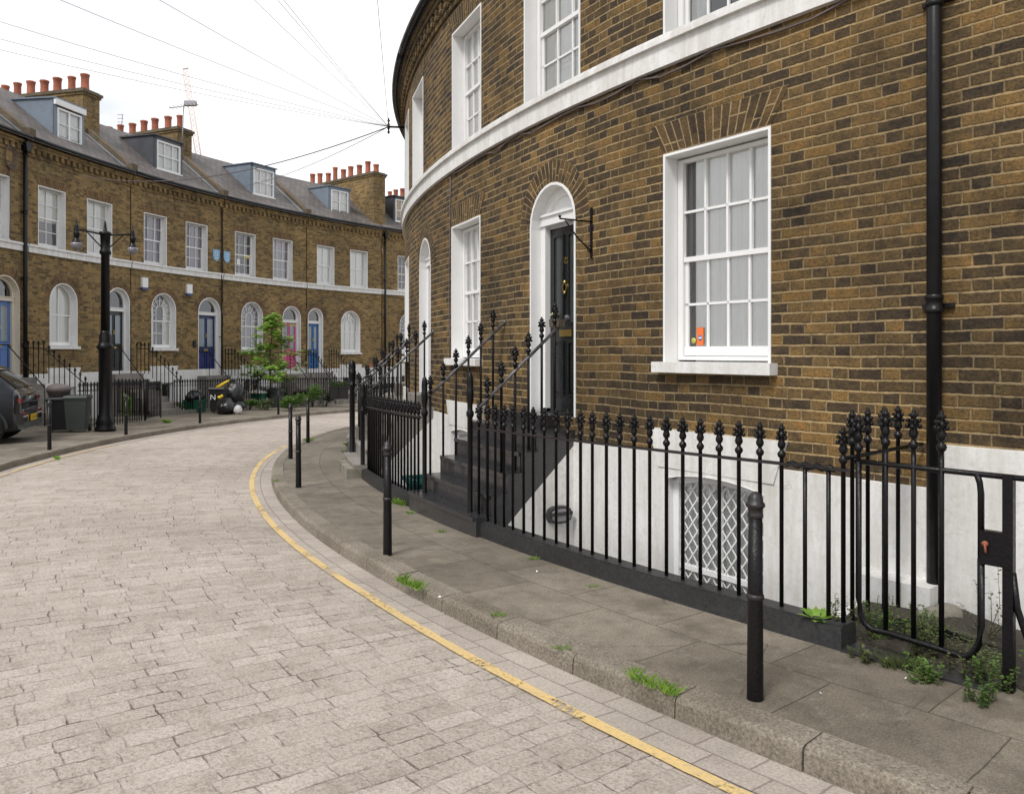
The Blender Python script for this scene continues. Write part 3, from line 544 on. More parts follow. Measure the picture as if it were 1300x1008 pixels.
# channel course: stones laid along the kerb
M['channel']=blocks('channel_setts',.27,.155,.005,(.385,.335,.29),(.45,.395,.345),(.27,.225,.19),.37,.85,.006,.008,0,2,.3,.2)[0]
mb=MB().mat(M['channel']); 
ring(mb,RK-.02,RK+.30,120,290,lambda x,y,r:camber(x,y,r)+.005,1,1,lambda t,r:(rad(t)*22.3,r-RK))
ring(mb,RKO-.29,RKO+.02,120,290,lambda x,y,r:camber(x,y,r)+.005,1,1,lambda t,r:(rad(t)*26,r-RKO))
struct('road_channel',mb)
def lines(name,R,w,t0,t1):
    mb=MB().mat(M['yellow']); n=int((t1-t0)*6)
    pr=None
    for i in range(n+1):
        t=t0+(t1-t0)*i/n; j=lambda k: max(0,t-213)*.011+.006*noise.noise(Vector((t*2.3+k*50,k,0)))+.004*noise.noise(Vector((t*9,k*7,3)))+.02*noise.noise(Vector((t*.15,5,0)))
        cur=[]
        for k,rr in ((0,R-w/2),(1,R+w/2)):
            r=rr+j(k); p=P(t,r,0); cur.append((p.x,p.y,camber(p.x,p.y,r)+.0085))
        if pr: mb.face([pr[0],cur[0],cur[1],pr[1]])
        pr=cur
    return struct(name,mb)
lines('yellow_line_inner',22.435,.068,184.0,290); lines('yellow_line_outer',RKO-.24,.06,183,260)
def kerb(name,R0,R1,t0,t1,L):
    mb=MB().mat(M['granite']); R=(R0+R1)/2; t=t0; random.seed(3)
    while t<t1:
        l=L*random.uniform(.85,1.12); dt=math.degrees(l/R); g_=math.degrees(.004/R); off=random.uniform(-.003,.003); zo=random.uniform(.0,.006)
        zt=lambda x,y: PV(x,y)+.004+zo; a,b=t+g_,min(t+dt-g_,t1); n=3; c=.02
        st=1 if R1>R0 else -1; # R1 is the road side
        prof=[(R0,-.3),(R0,0),(R1-st*c*1.2,0),(R1-st*c*.4,-c*.35),(R1,-c*1.3),(R1+st*.012,-.3)]
        rows=[]
        for i in range(n+1):
            tt=a+(b-a)*i/n; e=.012 if i in(0,n) else 0; row=[]
            for k,(r,z) in enumerate(prof):
                p=P(tt,r+off,0); zz=PV(p.x,p.y)+.004+zo+z-(e*.6 if 2<=k<=4 else 0); row.append(mb.p((p.x,p.y,zz)))
            rows.append(row)
        for i in range(n):
            for k in range(len(prof)-1): mb.fi([rows[i][k],rows[i][k+1],rows[i+1][k+1],rows[i+1][k]])
        mb.fi(rows[0]); mb.fi(rows[-1]); t+=dt
    return struct(name,mb)
kerb('kerb_inner',RK-.16,RK,150,275,.66); kerb('kerb_outer',RKO+.20,RKO,110,262,.95)
mb=MB().mat(M['slab']); ring(mb,RF-.08,RK-.12,150,275,lambda x,y,r:PV(x,y),1,1,lambda t,r:(rad(t)*21.5,r-20.87)); struct('pavement_inner',mb)
mb=MB().mat(M['slab']); ring(mb,RKO+.12,30.75,110,262,lambda x,y,r:PV(x,y),1,3,lambda t,r:(rad(t)*28,r-26.4)); struct('pavement_outer',mb)
random.seed(11)
# sunken areas in front of the basements
mb=MB().mat(M['areafloor']); ring(mb,RI-.1,RF-.06,150,219.6,lambda x,y,r:PV(x,y)-1.55,2); ring(mb,30.7,31.6,110,262,lambda x,y,r:PV(x,y)-1.3,2)
mb.mat(M['stucco']); mb.arc(RF-.16,RF-.09,150,219.6,lambda x,y:PV(x,y)-1.6,lambda x,y:PV(x,y)-.01,2); mb.arc(30.72,30.80,110,262,lambda x,y:PV(x,y)-1.4,lambda x,y:PV(x,y)-.006,2)
struct('basement_areas',mb)
# ================================================================= INNER TERRACE
def stucco_plinth(house,R,side,t0,t1,z0,zt,ops,proud=.02):
    mb=MB().mat(M['stucco']); curved_wall(mb,R+side*proud,t0,t1,z0,zt,ops)
    q=MB(); a=R+side*proud; b=R-side*.05
    # top edge of the render
    n=int(abs(t1-t0))+1
    for i in range(n):
        ta=t0+(t1-t0)*i/n;tb=t0+(t1-t0)*(i+1)/n; mb.face([P(ta,a,zt),P(tb,a,zt),P(tb,b,zt+.012),P(ta,b,zt+.012)])
    return mb.build('plinth',house)
def string_course(house,R,side,t0,t1,z0,z1):
    mb=MB().mat(M['trim']); h=z1-z0
    mb.arc(R-side*.02,R+side*.05,t0,t1,z0,z0+h*.72); mb.arc(R-side*.02,R+side*.085,t0,t1,z0+h*.72,z1-.03); mb.arc(R-side*.02,R+side*.07,t0,t1,z1-.03,z1); return mb.build('string_course',house)
def dentils(house,R,side,t0,t1,z0,m,m2):
    mb=MB().mat(m); mb.arc(R-side*.02,R+side*.03,t0,t1,z0-.075,z0); n=int(abs(rad(t1-t0))*R/.225)
    for i in range(n):
        a=t0+(t1-t0)*(i+.25)/n;b=t0+(t1-t0)*(i+.75)/n; mb.arc(R-side*.02,R+side*.075,a,b,z0,z0+.15,5)
    mb.arc(R-side*.02,R+side*.09,t0,t1,z0+.15,z0+.225); mb.arc(R-side*.02,R+side*.12,t0,t1,z0+.225,z0+.30); return mb.build('dentil_cornice',house)
def gutter(house,R,side,t0,t1,z):
    mb=MB().mat(M['pipe']); n=int(abs(t1-t0))+1; mb.tube([P(t0+(t1-t0)*i/n,R+side*.18,z) for i in range(n+1)],.06,8); return mb.build('gutter',house)
def downpipe(house,th,R,side,z0,z1,r=.045,name='downpipe'):
    mb=MB().mat(M['pipe']); p=P(th,R+side*(r+.035),0); z=z0; k=0
    mb.lathe([(r,z0),(r,z1)],(p.x,p.y,0),12)
    z=z0+.35
    while z<z1-.2:
        mb.lathe([(r,z-.05),(r*1.22,z-.045),(r*1.22,z-.02),(r*1.08,z-.015),(r*1.08,z+.03),(r*1.22,z+.035),(r*1.22,z+.06),(r,z+.065)],(p.x,p.y,0),12)
        f=frame(th,R,side); mb.T=f; mb.box(-.09,.09,0,.03,z-.012,z+.012); mb.T=Matrix(); z+=1.83
    return mb.build(name,house)
ZS0,ZS1=3.93,4.18
def inner_house(t0,t1,doorth,winth,label,plz=.77,details=None,upper=None,cur=('net','net','net'),doorcol='blackdoor',basement=True,uc=None):
    c=P((t0+t1)/2,17,0); h=thing('brick_house',label,'house',(c.x,c.y,PV(c.x,c.y)),0,'houses of the inner terrace')
    ops=[];ow=[];R=RI
    od=Op(doorth,.79,.98,3.26,1) if doorth else None
    if od: ops.append(od)
    for w in winth: ow.append(Op(w,1.0,1.52,3.20)); ops.append(ow[-1])
    for u in (upper or []): ops.append(Op(u,1.0,ZS1-.01,5.70))
    wb=MB().mat(M['brick']); curved_wall(wb,R,t0,t1,plz-.02,6.45,ops)
    # back, flanks
    wb.arc(12.0,12.2,t0,t1,-1.5,6.4,2); 
    for t in (t0,t1):
        a,b=P(t,R-.01,0),P(t,12,0); wb.face([(a.x,a.y,-1.5),(b.x,b.y,-1.5),(b.x,b.y,6.4),(a.x,a.y,6.4)],[(0,0),(8,0),(8,8),(0,8)])
    wb.build('wall',h)
    bops=[]
    if basement:
        for w in winth: bops.append(Op(w,.95,-.85,.63,.06))
    stucco_plinth(h,R,1,t0,t1,-2.,plz,bops)
    for b in bops:
        b2=Op(b.th,b.w,b.z0,b.z1,b.rise); b2.rise=b.rise
        w=sash_window(h,b2,R+.02,1,(2,1),.12,'net',False,None,'basement_window',0)
        Mx=frame(b.th,R+.02,1); gm=MB().mat(M['grille']); y=-.16; n=9
        hw=b.w/2-.04
        for i in range(n):
            xa=-hw+2*hw*i/n; xb=-hw+2*hw*(i+1)/n; z=b.z0+.1
            while z<b.z1-.1:
                gm.bar2([(xa,z),(xb,z+.13)],.011,y+.044,y+.048); gm.bar2([(xb,z),(xa,z+.13)],.011,y+.038,y+.042); z+=.13
            gm.box(xa-.008,xa+.008,y-.012,y+.006,b.z0+.05,b.z1-.06) if i%2==0 else None
        gm.build('security_grille',w,Mx)
        l=MB().mat(M['stucco']); l.T=frame(b.th,R,1); a=.66; l.prism([(-a+.1,plz-.11),(a-.1,plz-.11),(a,plz+.20),(-a,plz+.20)],-.03,.024); l.T=Matrix(); l.build('lintel_block',h)
    ab=MB().mat(M['archb'])
    for o in ops:
        ab=MB().mat(M['archb']); arch_bricks(ab,o,R,1,.225); ab.build('brick_arch',h,frame(o.th,R,1),recalc=False)
    for i,o in enumerate(ow): sash_window(h,o,R,1,'4x4',.18,cur[i%len(cur)],True,details if i==0 else None)
    for i,o in enumerate(q for q in ops if q.z0>4): sash_window(h,o,R,1,'4x4' if i else (3,2),.18,(uc or ['net','net'])[i%2],False)
    string_course(h,R,1,t0,t1,ZS0,ZS1); dentils(h,R,1,t0,t1,6.10,M['brick'],None); gutter(h,R,1,t0,t1,6.45)
    rf=MB().mat(M['slate']); ring(rf,R+.14,16,t0,t1,lambda x,y,r:6.42+(20.14-r)*.68,1,1,lambda t,r:(rad(t)*20,r)); ring(rf,16,12.0,t0,t1,lambda x,y,r:9.235-(16-r)*.68,1,1,lambda t,r:(rad(t)*20,r)); rf.build('roof',h)
    if od: door(h,od,R,1,doorcol,2.90,.17,True,False,'dglass','19' if doorcol=='blackdoor' and details else None)
    return h,od
def inner_steps(h,tA,tB,zland=.86,n=5,Rb=21.07,col='blackstone'):
    """flight rising radially from the pavement to the door"""
    mb=MB().mat(M[col]); g0=P((tA+tB)/2,Rb).z; rise=(zland-g0)/n; tr=(Rb-RI-.42)/(n-1)
    for i in range(n):
        z1=g0+rise*(i+1); r1=Rb-i*tr if i<n-1 else RI+.42; r0=RI+.01
        wd=.25 if i==0 else 0
        a,b=tA-wd,tB-.02*i
        mb.arc(r0 if i==n-1 else r1-tr-.03,r1+.0,a,b,(g0+rise*(i)-.12) if i>0 else g0-.5,z1-.035,1); mb.arc(r0 if i==n-1 else r1-tr-.03,r1+.018,a,b,z1-.035,z1,1)
    mb.arc(RI-.30,RI+.20,(tA+tB)/2-1.35,(tA+tB)/2+1.35,zland-.05,.985,1)
    st=mb.build('door_steps',h)
    # rendered flank under the flight, black band along the steps
    fl=MB()
    for t,s in ((tB,1),(tA,-1)):
        # side wall in radial plane, slightly outside the treads
        tt=t+s*.0; e=math.degrees(.03/RI)*s
        def pt(r,z,o): p=P(tt+o,r,z); return p
        top=[(Rb,g0+.02),(RI,zland-.02)]
        fl.mat(M['stucco'])
        for o in (e,):
            fl.face([pt(Rb-.12,g0-1.8,o),pt(RI,g0-1.8,o),pt(RI,zland-.131,o),pt(Rb-.12,g0-.10,o)])
        lo=lambda r: (g0-.10)+(zland-.13-(g0-.10))*((Rb-.12-r)/(Rb-.12-RI))
        fl.mat(M[col])
        for i in range(n):
            ra=Rb-i*tr; rb=Rb-(i+1)*tr if i<n-1 else RI; ra=RI+.42 if i==n-1 else ra; zt=g0+rise*(i+1)
            fl.face([pt(ra,max(lo(ra),g0-.12),e),pt(rb,lo(rb),e),pt(rb,zt,e),pt(ra,zt,e)]); fl.face([pt(ra,zt,e),pt(rb,zt,e),pt(rb,zt,0),pt(ra,zt,0)]); fl.face([pt(ra,zt-rise,e),pt(ra,zt,e),pt(ra,zt,0),pt(ra,zt-rise,0)])
    fl.build('step_flank',h,recalc=False)
    return st
def handrail(th,label,n=6,z_lo=None,zland=.86,Rb=20.93,group='handrails of the door steps'):
    p0=P(th,Rb); zl=p0.z+1.14; zh=zland+1.07; t=thing('handrail',label,'handrail',(p0.x,p0.y,p0.z),0,group)
    mb=MB().mat(M['rail']); a=P(th,Rb+.03,zl); b=P(th,RI,zh); mb.tube([a,b],.017,8); mb.ball(tuple(b),.03,6); mb.build('rail',t)
    for i in range(n):
        k=(i+.35)/n; r=Rb-(Rb-RI-.05)*k; zr=zl+(zh-zl)*k; stp=p0.z+(zland-p0.z)*min(1,max(.1,(math.floor(k*5)+1)/5)); p=P(th,r,stp-.01); bar(t,p,zr-stp+.24)
    return t
def stickers(win,Mx,d):
    s=MB().mat(M['orange']); y=-d-.008; s.box(-.325,-.255,y,y+.003,1.655,1.80); s.mat(M['stblue']); s.T=Mx@Matrix.Translation((-.285,y+.004,1.715)); s.T=Matrix.Translation((-.288,y+.0035,1.715))@Matrix.Rotation(PI/2,4,'X'); s.lathe([(.022,-.001),(.022,.001)],n=14); s.T=Matrix(); s.mat(M['stwhite']); s.box(-.305,-.271,y+.0045,y+.006,1.709,1.720); s.mat(M['olive']); s.T=Matrix.Translation((-.36,y+.001,1.692))@Matrix.Rotation(PI/2,4,'X'); s.lathe([(.026,-.001),(.026,.001)],n=14); s.T=Matrix(); s.build('stickers',win,Mx)
H1,od1=inner_house(206.45,220.5,209.63,[215.75],'brown brick house with black front door and orange sticker in its window',details=stickers,upper=[209.55,215.75],cur=('netgap',),uc=['blind','sides'])
inner_steps(H1,206.7,210.72)
downpipe(H1,220.55,RI,1,-.3,6.4,.042)
H2,_=inner_house(194.2,206.45,197.5,[203.33],'brown brick house with thin cable down its wall, left of the black front door',upper=[195.7,203.4],cur=('net',),doorcol='navy',uc=['net','net'])
inner_steps(H2,195.5,199.3,.82,5,21.1,'greystep')
H3,_=inner_house(182.0,194.2,185.3,[191.0],'brown brick house at the far edge of the near terrace, mostly turned away',upper=[185.3,191.0],cur=('net',),doorcol='green')
inner_steps(H3,183.4,187.2,.75,5,21.1,'greystep')
H4,_=inner_house(169.8,182.0,173.1,[178.8],'brown brick house hidden round the bend of the near terrace',upper=[173.1,178.8],cur=('net',),doorcol='blackdoor')
H0,_=inner_house(220.5,236,None,[229.0],'brown brick house with higher white plinth at the right edge',plz=1.04,upper=[229.0],cur=('net',),basement=False)
# lintel tilt pieces, lamp, bracket, plates
def small(name,label,cat,mb,group=None):
    o=mb.build(name,None,None); return tag(o,label,cat,group)
mb=MB(); mb.T=frame(212.25,RI+.02,1); 
# oval bulkhead lamp on the flank of the steps
T=Matrix.Translation(P(210.38+.12,20.62,.05)); nrm=frame(210.38,20.62,1)
e=rad(210.38); tang=Vector((-math.sin(e),math.cos(e),0)); radv=Vector((math.cos(e),math.sin(e),0))
lt=thing('bulkhead_lamp','black oval bulkhead lamp on the white wall below the steps','lamp',P(211.0,20.03,.06)); ta=rad(210.74); lo_=P(210.74,20.20,.08); nx,ny=-math.sin(ta),math.cos(ta); Mx=Matrix(((-ny,nx,0,lo_.x+nx*.035),(nx,ny,0,lo_.y+ny*.035),(0,0,1,lo_.z),(0,0,0,1)))
q=MB().mat(M['lampbody']); q.T=Matrix.Rotation(-PI/2,4,'X'); 
def oval(q,rx,rz,y0,y1):
    n=20; a=[q.p((rx*math.copysign(abs(math.cos(2*PI*i/n))**.7,math.cos(2*PI*i/n)),rz*math.copysign(abs(math.sin(2*PI*i/n))**.7,math.sin(2*PI*i/n)),-y0)) for i in range(n)]
    b=[q.p((rx*.93*math.copysign(abs(math.cos(2*PI*i/n))**.7,math.cos(2*PI*i/n)),rz*.93*math.copysign(abs(math.sin(2*PI*i/n))**.7,math.sin(2*PI*i/n)),-y1)) for i in range(n)]
    q.fi(a);q.fi(b)
    for i in range(n): j=(i+1)%n; q.fi([a[i],a[j],b[j],b[i]])
q.T=Matrix(((1,0,0,0),(0,0,-1,0),(0,1,0,0),(0,0,0,1))); oval(q,.135,.085,-.02,.04); q.build('casing',lt,Mx)
q=MB().mat(M['lampglass']); q.T=Matrix(((1,0,0,0),(0,0,-1,0),(0,1,0,0),(0,0,0,1))); oval(q,.11,.06,.03,.055); q.build('lens',lt,Mx)
q=MB().mat(M['lampbody']); q.box(-.12,.12,.045,.064,.0,.03); q.build('hood',lt,Mx)
# hanging basket bracket beside the door
t=thing('wall_bracket','black wrought iron bracket on the brick right of the black door','bracket',P(211.35,RI,2.75)); Mx=frame(211.55,RI,1)
q=MB().mat(M['iron']); q.box(-.014,.014,0,.012,2.47,2.93); q.tube([(0,.01,2.80),(0,.36,2.80)],.008,6); q.tube([(0,.01,2.53),(0,.16,2.64),(0,.30,2.79)],.007,6)
q.tube([(0,.02+.03*math.sin(a/10*2*PI),2.55+.03*math.cos(a/10*2*PI)) for a in range(9)],.006,5); q.ball((0,.36,2.82),.014,6); q.build('bracket_arm',t,Mx)
t=thing('flower_basket','brown trough of pale yellow flowers by the top of the right handrail','planter',P(210.35,RI+.1,1.84)); Mx=frame(210.35,RI+.10,1,1.84)@Matrix.Scale(.62,4); q=MB().mat(M['bark']); q.prism([(-.13,0),(.13,0),(.14,.12),(-.14,.12)],-.06,.06); q.build('trough',t,Mx)
random.seed(5); q=MB().mat(M['leafdk'])
for i in range(160):
    v=Vector((random.uniform(-.13,.13),random.uniform(-.06,.06),.12+random.uniform(0,.08))); d=Vector((random.uniform(-1,1),random.uniform(-1,1),random.uniform(-.3,1))).normalized()*.03; e2=d.cross(Vector((0,0,1)))*.4
    q.face([v,v+d*.5+e2,v+d,v+d*.5-e2])
q.build('foliage',t,Mx,recalc=False); q=MB().mat(M['flower'])
for i in range(10): q.ball((random.uniform(-.12,.12),random.uniform(-.05,.07),.2+random.uniform(-.03,.03)),.014,5)
q.build('blooms',t,Mx)
# cable along the string course and down the wall
def cable(label,pts,r,m='wired',name='cable'):
    q=MB().mat(M[m]); q.tube(pts,r,5); o=q.build(name,None,None); return tag(o,label,'cable')
pts=[P(t,RI+.02,3.90-.05*math.sin((219-t)*1.1)**2+(0.02 if int(t)%2 else 0)) for t in [219-i*.8 for i in range(22)]]
cable('thin dark cable clipped under the white string course of the near terrace',pts,.008)
cable('thin cable running down the brick wall beside the second ground window',[P(201.7+.08*math.sin(z*2),RI+.012,z) for z in [3.9-i*.3 for i in range(9)]],.009)
# ---- railings of the inner terrace
def stone_base(t,R,tA,tB,h=.12,w=.16,m='coping'):
    q=MB().mat(M[m]); q.arc(R-w/2,R+w/2,tA,tB,lambda x,y:PV(x,y)-.25,lambda x,y:PV(x,y)+h,1); q.arc(R-w/2+.015,R+w/2-.015,tA,tB,lambda x,y:PV(x,y)+h,lambda x,y:PV(x,y)+h+.012,1); return q.build('stone_base',t)
def railing(R,tA,tB,label,gap=.38,spacing=None,n=None,base=.12,rail=1.06,top=1.29,skip=(),plain=(),cat='railings',group='iron railings along the pavements',m='coping'):
    p=P((tA+tB)/2,R); t=thing('iron_railing',label,cat,(p.x,p.y,p.z),0,group); stone_base(t,R,tA,tB,base,.16,m)
    q=MB().mat(M['ironrust']); pts=[]; k=max(2,int(abs(tB-tA)))
    q.arc(R-.018,R+.018,tA,tB,lambda x,y:G(x,y)+rail-.008,lambda x,y:G(x,y)+rail+.008,1); q.build('top_rail',t)
    ths=spacing or [tA+(tB-tA)*(i+.5)/n for i in range(n)]
    for i,th in enumerate(ths):
        if i in skip: continue
        p=P(th,R,None,base); fin=i not in plain; hh=(top if fin else rail)-.11-base; bar(t,p,hh,fin)
    return t
barx=[210.34,210.79,211.17,211.58,211.97,212.43,212.81,213.24,213.67,214.07,214.49,214.86,215.28,215.66,216.05,216.45,216.86,217.24,217.63,218.03,218.42,218.82,219.21,219.61,219.99,220.22]
R1=railing(RF,210.1,220.3,'black iron railings with fleur finials in front of the white basement window',spacing=barx,plain=(23,24)); newel(R1,P(210.02,RF+.03,None,.02),1.44)
# taped joint in the rail
q=MB().mat(M['iron']); q.tube([P(219.3+.1*i,RF,G(*P(219.3,RF).xy)+1.06+(.008 if i%2 else -.004)) for i in range(9)],[.016,.019,.017,.021,.018,.02,.017,.019,.014],7); q.build('rail_binding',R1)
R2=railing(RF,199.55,206.45,'black iron railings left of the black steps, with teal crate behind',n=21,rail=1.08,top=1.25); newel(R2,P(206.95,RF+.02,None,-.05),1.46); newel(R2,P(199.3,RF+.05,None,0),1.3,.03)
R3=railing(RF,187.4,195.2,'black iron railings at the far end of the near pavement',n=22,rail=1.08,top=1.25); newel(R3,P(195.35,RF+.04,None,0),1.62,.042)
R3b=railing(RF,170,183.2,'black iron railings hidden round the bend of the near pavement',n=30,rail=1.08,top=1.25)
# side return against the pipe
t=thing('return_railing','short iron railing running back from the pavement to the downpipe','railings',P(220.4,20.5))
for i,r in enumerate((20.80,20.62,20.42,20.24)): bar(t,P(220.15,r,.0),1.28)
q=MB().mat(M['iron']); q.tube([P(220.15,20.93,1.02),P(220.3,20.03,1.04)],.012,6); q.build('top_rail',t)
# gate of the right-hand house
gp=P(221.5,RF); gt=thing('iron_gate','black iron gate with lock plate at the right edge of the photo','gate',(gp.x,gp.y,gp.z),0)
q=MB().mat(M['iron']); zt=1.02; zb=.16; gA,gB=220.45,222.06
def gpt(th,z,dr=0): return P(th,RF+dr,z)
q.tube([gpt(gA,zt),gpt(gA,zb+.14),gpt(gA+.03,zb+.06),gpt(gA+.10,zb+.01),gpt(gA+.2,zb-.01)]+[gpt(gA+.2+(gB-gA-.4)*i/5,zb-.005*i) for i in range(1,6)]+[gpt(gB-.1,zb),gpt(gB-.03,zb+.05),gpt(gB,zb+.14),gpt(gB,.62)],.0165,8)
q.tube([gpt(gA-.05,zt),gpt(gA+.6,zt),gpt(222.8,zt)],.014,8)
q.tube([gpt(gB,.60),gpt(gB,.93),gpt(gB-.015,.98),gpt(gB-.05,zt)],.015,8); q.build('gate_frame',gt)
for th in (220.84,221.22,221.58): bar(gt,gpt(th,zb+.0),1.31-zb+.0)
bar(gt,gpt(gA,zt-.05),.30)
q=MB().mat(M['iron']); q.T=frame(222.22,RF,1); q.box(-.06,.06,-.02,.02,.60,.76); q.T=Matrix(); q.build('lock_plate',gt)
q=MB().mat(M['terra']); q.T=frame(222.13,RF,1); q.tube([(0,.02,.70),(0,.035,.70)],.014,8); q.tube([(0,.03,.70),(.004,.032,.66)],.006,6); q.T=Matrix(); q.build('key_plate',gt)
R0=railing(RF,222.75,234,'black iron railings just past the gate at the right edge',n=28,base=.05,rail=1.10,top=1.32)
q=MB().mat(M['iron']); q.T=frame(222.38,RF,1); q.box(-.022,.022,-.022,.022,-.05,1.03); q.T=Matrix(); q.tube([gpt(222.42,.58),gpt(222.47,.42),gpt(222.62,.25),gpt(222.85,.12)],.016,8); q.build('gate_post',R0)
# soil bed inside the gate and stone bits
q=MB().mat(M['soil']); n=14
def bed(th,r): p=P(th,r); return p.z+.02+.05*noise.noise(Vector((th*1.7,r*5,0)))+(.10 if r<20.5 else 0)*max(0,1-abs(th-220.6)/1.2)
for i in range(n):
    for k in range(5):
        a=219.6+(236-219.6)*i/n;b=219.6+(236-219.6)*(i+1)/n;r0=19.9+k*.2;r1=r0+.2; q.face([P(a,r0,bed(a,r0)),P(b,r0,bed(b,r0)),P(b,r1,bed(b,r1)),P(a,r1,bed(a,r1))])
struct('soil_bed',q)
q=MB().mat(M['coping']); q.arc(RF-.07,RF+.09,220.3,222.25,lambda x,y:PV(x,y)-.1,lambda x,y:PV(x,y)+.012,1); 
q.build('threshold_stone',gt)
q=MB().mat(M['stucco']); q.arc(19.95,20.9,219.35,219.62,-2,lambda x,y:PV(x,y)+.02,1); q.T=frame(220.3,RI,1); q.box(-.35,.12,0,.22,-.1,.22); q.T=Matrix(); q.build('area_end_wall',H1)
# handrails on the steps
handrail(210.42,'right-hand handrail of the black door steps with fleur-topped bars',6)
handrail(206.75,'left-hand handrail of the black door steps with fleur-topped bars',6)
handrail(199.2,'near handrail of the far flight on the near terrace',7,zland=.82)
handrail(195.7,'far handrail of the far flight on the near terrace',7,zland=.82)
handrail(187.1,'handrail of the last flight before the near terrace turns away',6,zland=.75)
# ================================================================= OUTER TERRACE
ZO0,ZO1=4.37,4.60; EAVE=7.55
def roofz(r): return EAVE+(r-31.4)*.77 if r<34.3 else EAVE+2.9*.77+(r-34.3)*.16 if r<36 else EAVE+2.9*.77+1.7*.16-(r-36)*.5
def chimney_pots(rf,th,rs,z,hs=None):
    for i,r in enumerate(rs):
        hh=(hs[i] if hs else random.uniform(.5,.62)); p=P(th+random.uniform(-.05,.05),r,z); q=MB().mat(M['terra']); k=random.choice((1,1,.9)); a=.13*k
        q.lathe([(a*1.12,0),(a*1.1,.05),(a,.09),(a*.95,hh*.6),(a*1.0,hh-.09),(a*1.15,hh-.06),(a*1.15,hh-.01),(a*.98,hh),(a*.8,hh),(a*.8,hh-.2)],n=12); q.build('chimney_pot',rf,Matrix.Translation(p))
def dormer(h,th,w,lead,cur,fascia=None,zb=8.06,ht=1.26,style=(2,1),r0=32.15):
    """box dormer: front face at radius r0, cheeks running back into the slope"""
    Mx=frame(th,r0,-1); hw=w/2; zt=zb+ht; q=MB().mat(M[lead]); 
    def back(z): # depth (negative y) at which roof reaches z
        return -( (z-EAVE)/.77+31.4-r0 )
    d=back(zt)-.05; db=back(zb)+.05
    for s in(-1,1):
        x=s*hw; q.prism([(0,0)]*0 or [(x-.03,0),(x+.03,0)],0,0) if 0 else None
        for xx in (x-.035*s,x):
            q.face([(xx,.0,zb-.3),(xx,.0,zt),(xx,d,zt+.04),(xx,d-.3,zt-.1),(xx,db-.3,zb-.35)])
    q.box(-hw,-hw+.10,-.05,.0,zb-.3,zt); q.box(hw-.10,hw,-.05,.0,zb-.3,zt); q.box(-hw,hw,-.05,.0,zt-.16,zt); q.box(-hw-.03,hw+.03,-.06,.05,zb-.12,zb-.02)
    q.face([(-hw-.05,.07,zt+.0),(hw+.05,.07,zt+.0),(hw+.05,d-.1,zt+.05),(-hw-.05,d-.1,zt+.05)]); q.face([(-hw-.05,.07,zt-.04),(hw+.05,.07,zt-.04),(hw+.05,.07,zt),(-hw-.05,.07,zt)])
    q.face([(-hw-.05,.07,zt-.04),(-hw-.05,.07,zt),(-hw-.05,d-.1,zt+.05),(-hw-.05,d-.1,zt+.0)]); q.face([(hw+.05,.07,zt-.04),(hw+.05,.07,zt),(hw+.05,d-.1,zt+.05),(hw+.05,d-.1,zt+.0)])
    if fascia: q.mat(M['white']); q.box(-hw-.02,hw+.02,.0,.075,zt-.22,zt-.045)
    dm=q.build('dormer',h,Mx,recalc=False)
    o=Op(th,w-.2,zb,zt-.16-(.1 if fascia else 0)); Mo=Mx; m2=MB().mat(M['white']); x0,x1=-o.w/2,o.w/2
    m2.bar2([(x0+.04,zb+.04),(x0+.04,o.z1-.04),(x1-.04,o.z1-.04),(x1-.04,zb+.04)],.08,-.05,.02,True); zm=(o.z0+o.z1)/2; m2.box(x0-.05,x1+.05,-.02,.07,zb-.03,zb+.02)
    cols,rows=style
    for c in range(1,cols): xx=x0+o.w*c/cols; m2.box(xx-(.03 if rows==1 else .014),xx+(.03 if rows==1 else .014),-.045,.005,zb+.05,o.z1-.05)
    m2.box(x0+.05,x1-.05,-.045,.008,zm-.022,zm+.022) if rows>1 else m2.box(x0+.05,x1-.05,-.045,.0,zm-.012,zm+.012)
    win=m2.build('dormer_window',dm if False else h,Mx); g_=MB().mat(M['glass']); g_.face([(x0+.04,-.03,zb+.04),(x0+.04,-.03,o.z1-.04),(x1-.04,-.03,o.z1-.04),(x1-.04,-.03,zb+.04)]); g_.build('pane',win,Mx,recalc=False)
    room(h,o,Mx,.02,.35) if False else None
    b=MB().mat(M['room']); b.box(x0-.02,x1+.02,-.5,-.48,zb-.05,o.z1+.05); b.build('room_interior',win,Mx)
    if cur: b=MB(); b.mat(M[cur]); drape(b,x0+.05,x1-.05,zb+.05 if cur!='yellowblind' else zb+.25,o.z1-.03,-.09,.01,8) ; b.build('curtain',win,Mx)
def parapet(h,th,r1=34.3,m='parapet'):
    q=MB().mat(M[m]); w=.13; rs=[31.3,31.5,31.75,32.2,32.8,33.4,34.0,34.6,35.6,36.4,38]
    rs=[r for r in rs if r<=38]; pr=None
    for r in rs:
        z=max(roofz(r),EAVE+.05)+.20+.03*noise.noise(Vector((r*3,th,0))); ww=math.degrees(w/r)
        if r<31.6: z=EAVE+.22
        cur=[P(th-ww/1,r,EAVE-.12 if r<31.4 else roofz(r)-.1),P(th-ww,r,z),P(th+ww,r,z),P(th+ww,r,EAVE-.12 if r<31.4 else roofz(r)-.1)]
        if pr:
            for k in range(3): q.face([pr[k],pr[k+1],cur[k+1],cur[k]])
        else: q.face(cur)
        pr=cur
    q.mat(M['leadflash'])
    for s in(-1,1):
        for a,b in zip(rs[1:-3],rs[2:-2]):
            e=lambda r,o: th+s*math.degrees((w+o)/r)
            q.face([P(e(a,0),a,roofz(a)+.02),P(e(b,0),b,roofz(b)+.02),P(e(b,.17),b,roofz(b)+.025),P(e(a,.17),a,roofz(a)+.025)])
    return q.build('party_parapet',h,recalc=False)
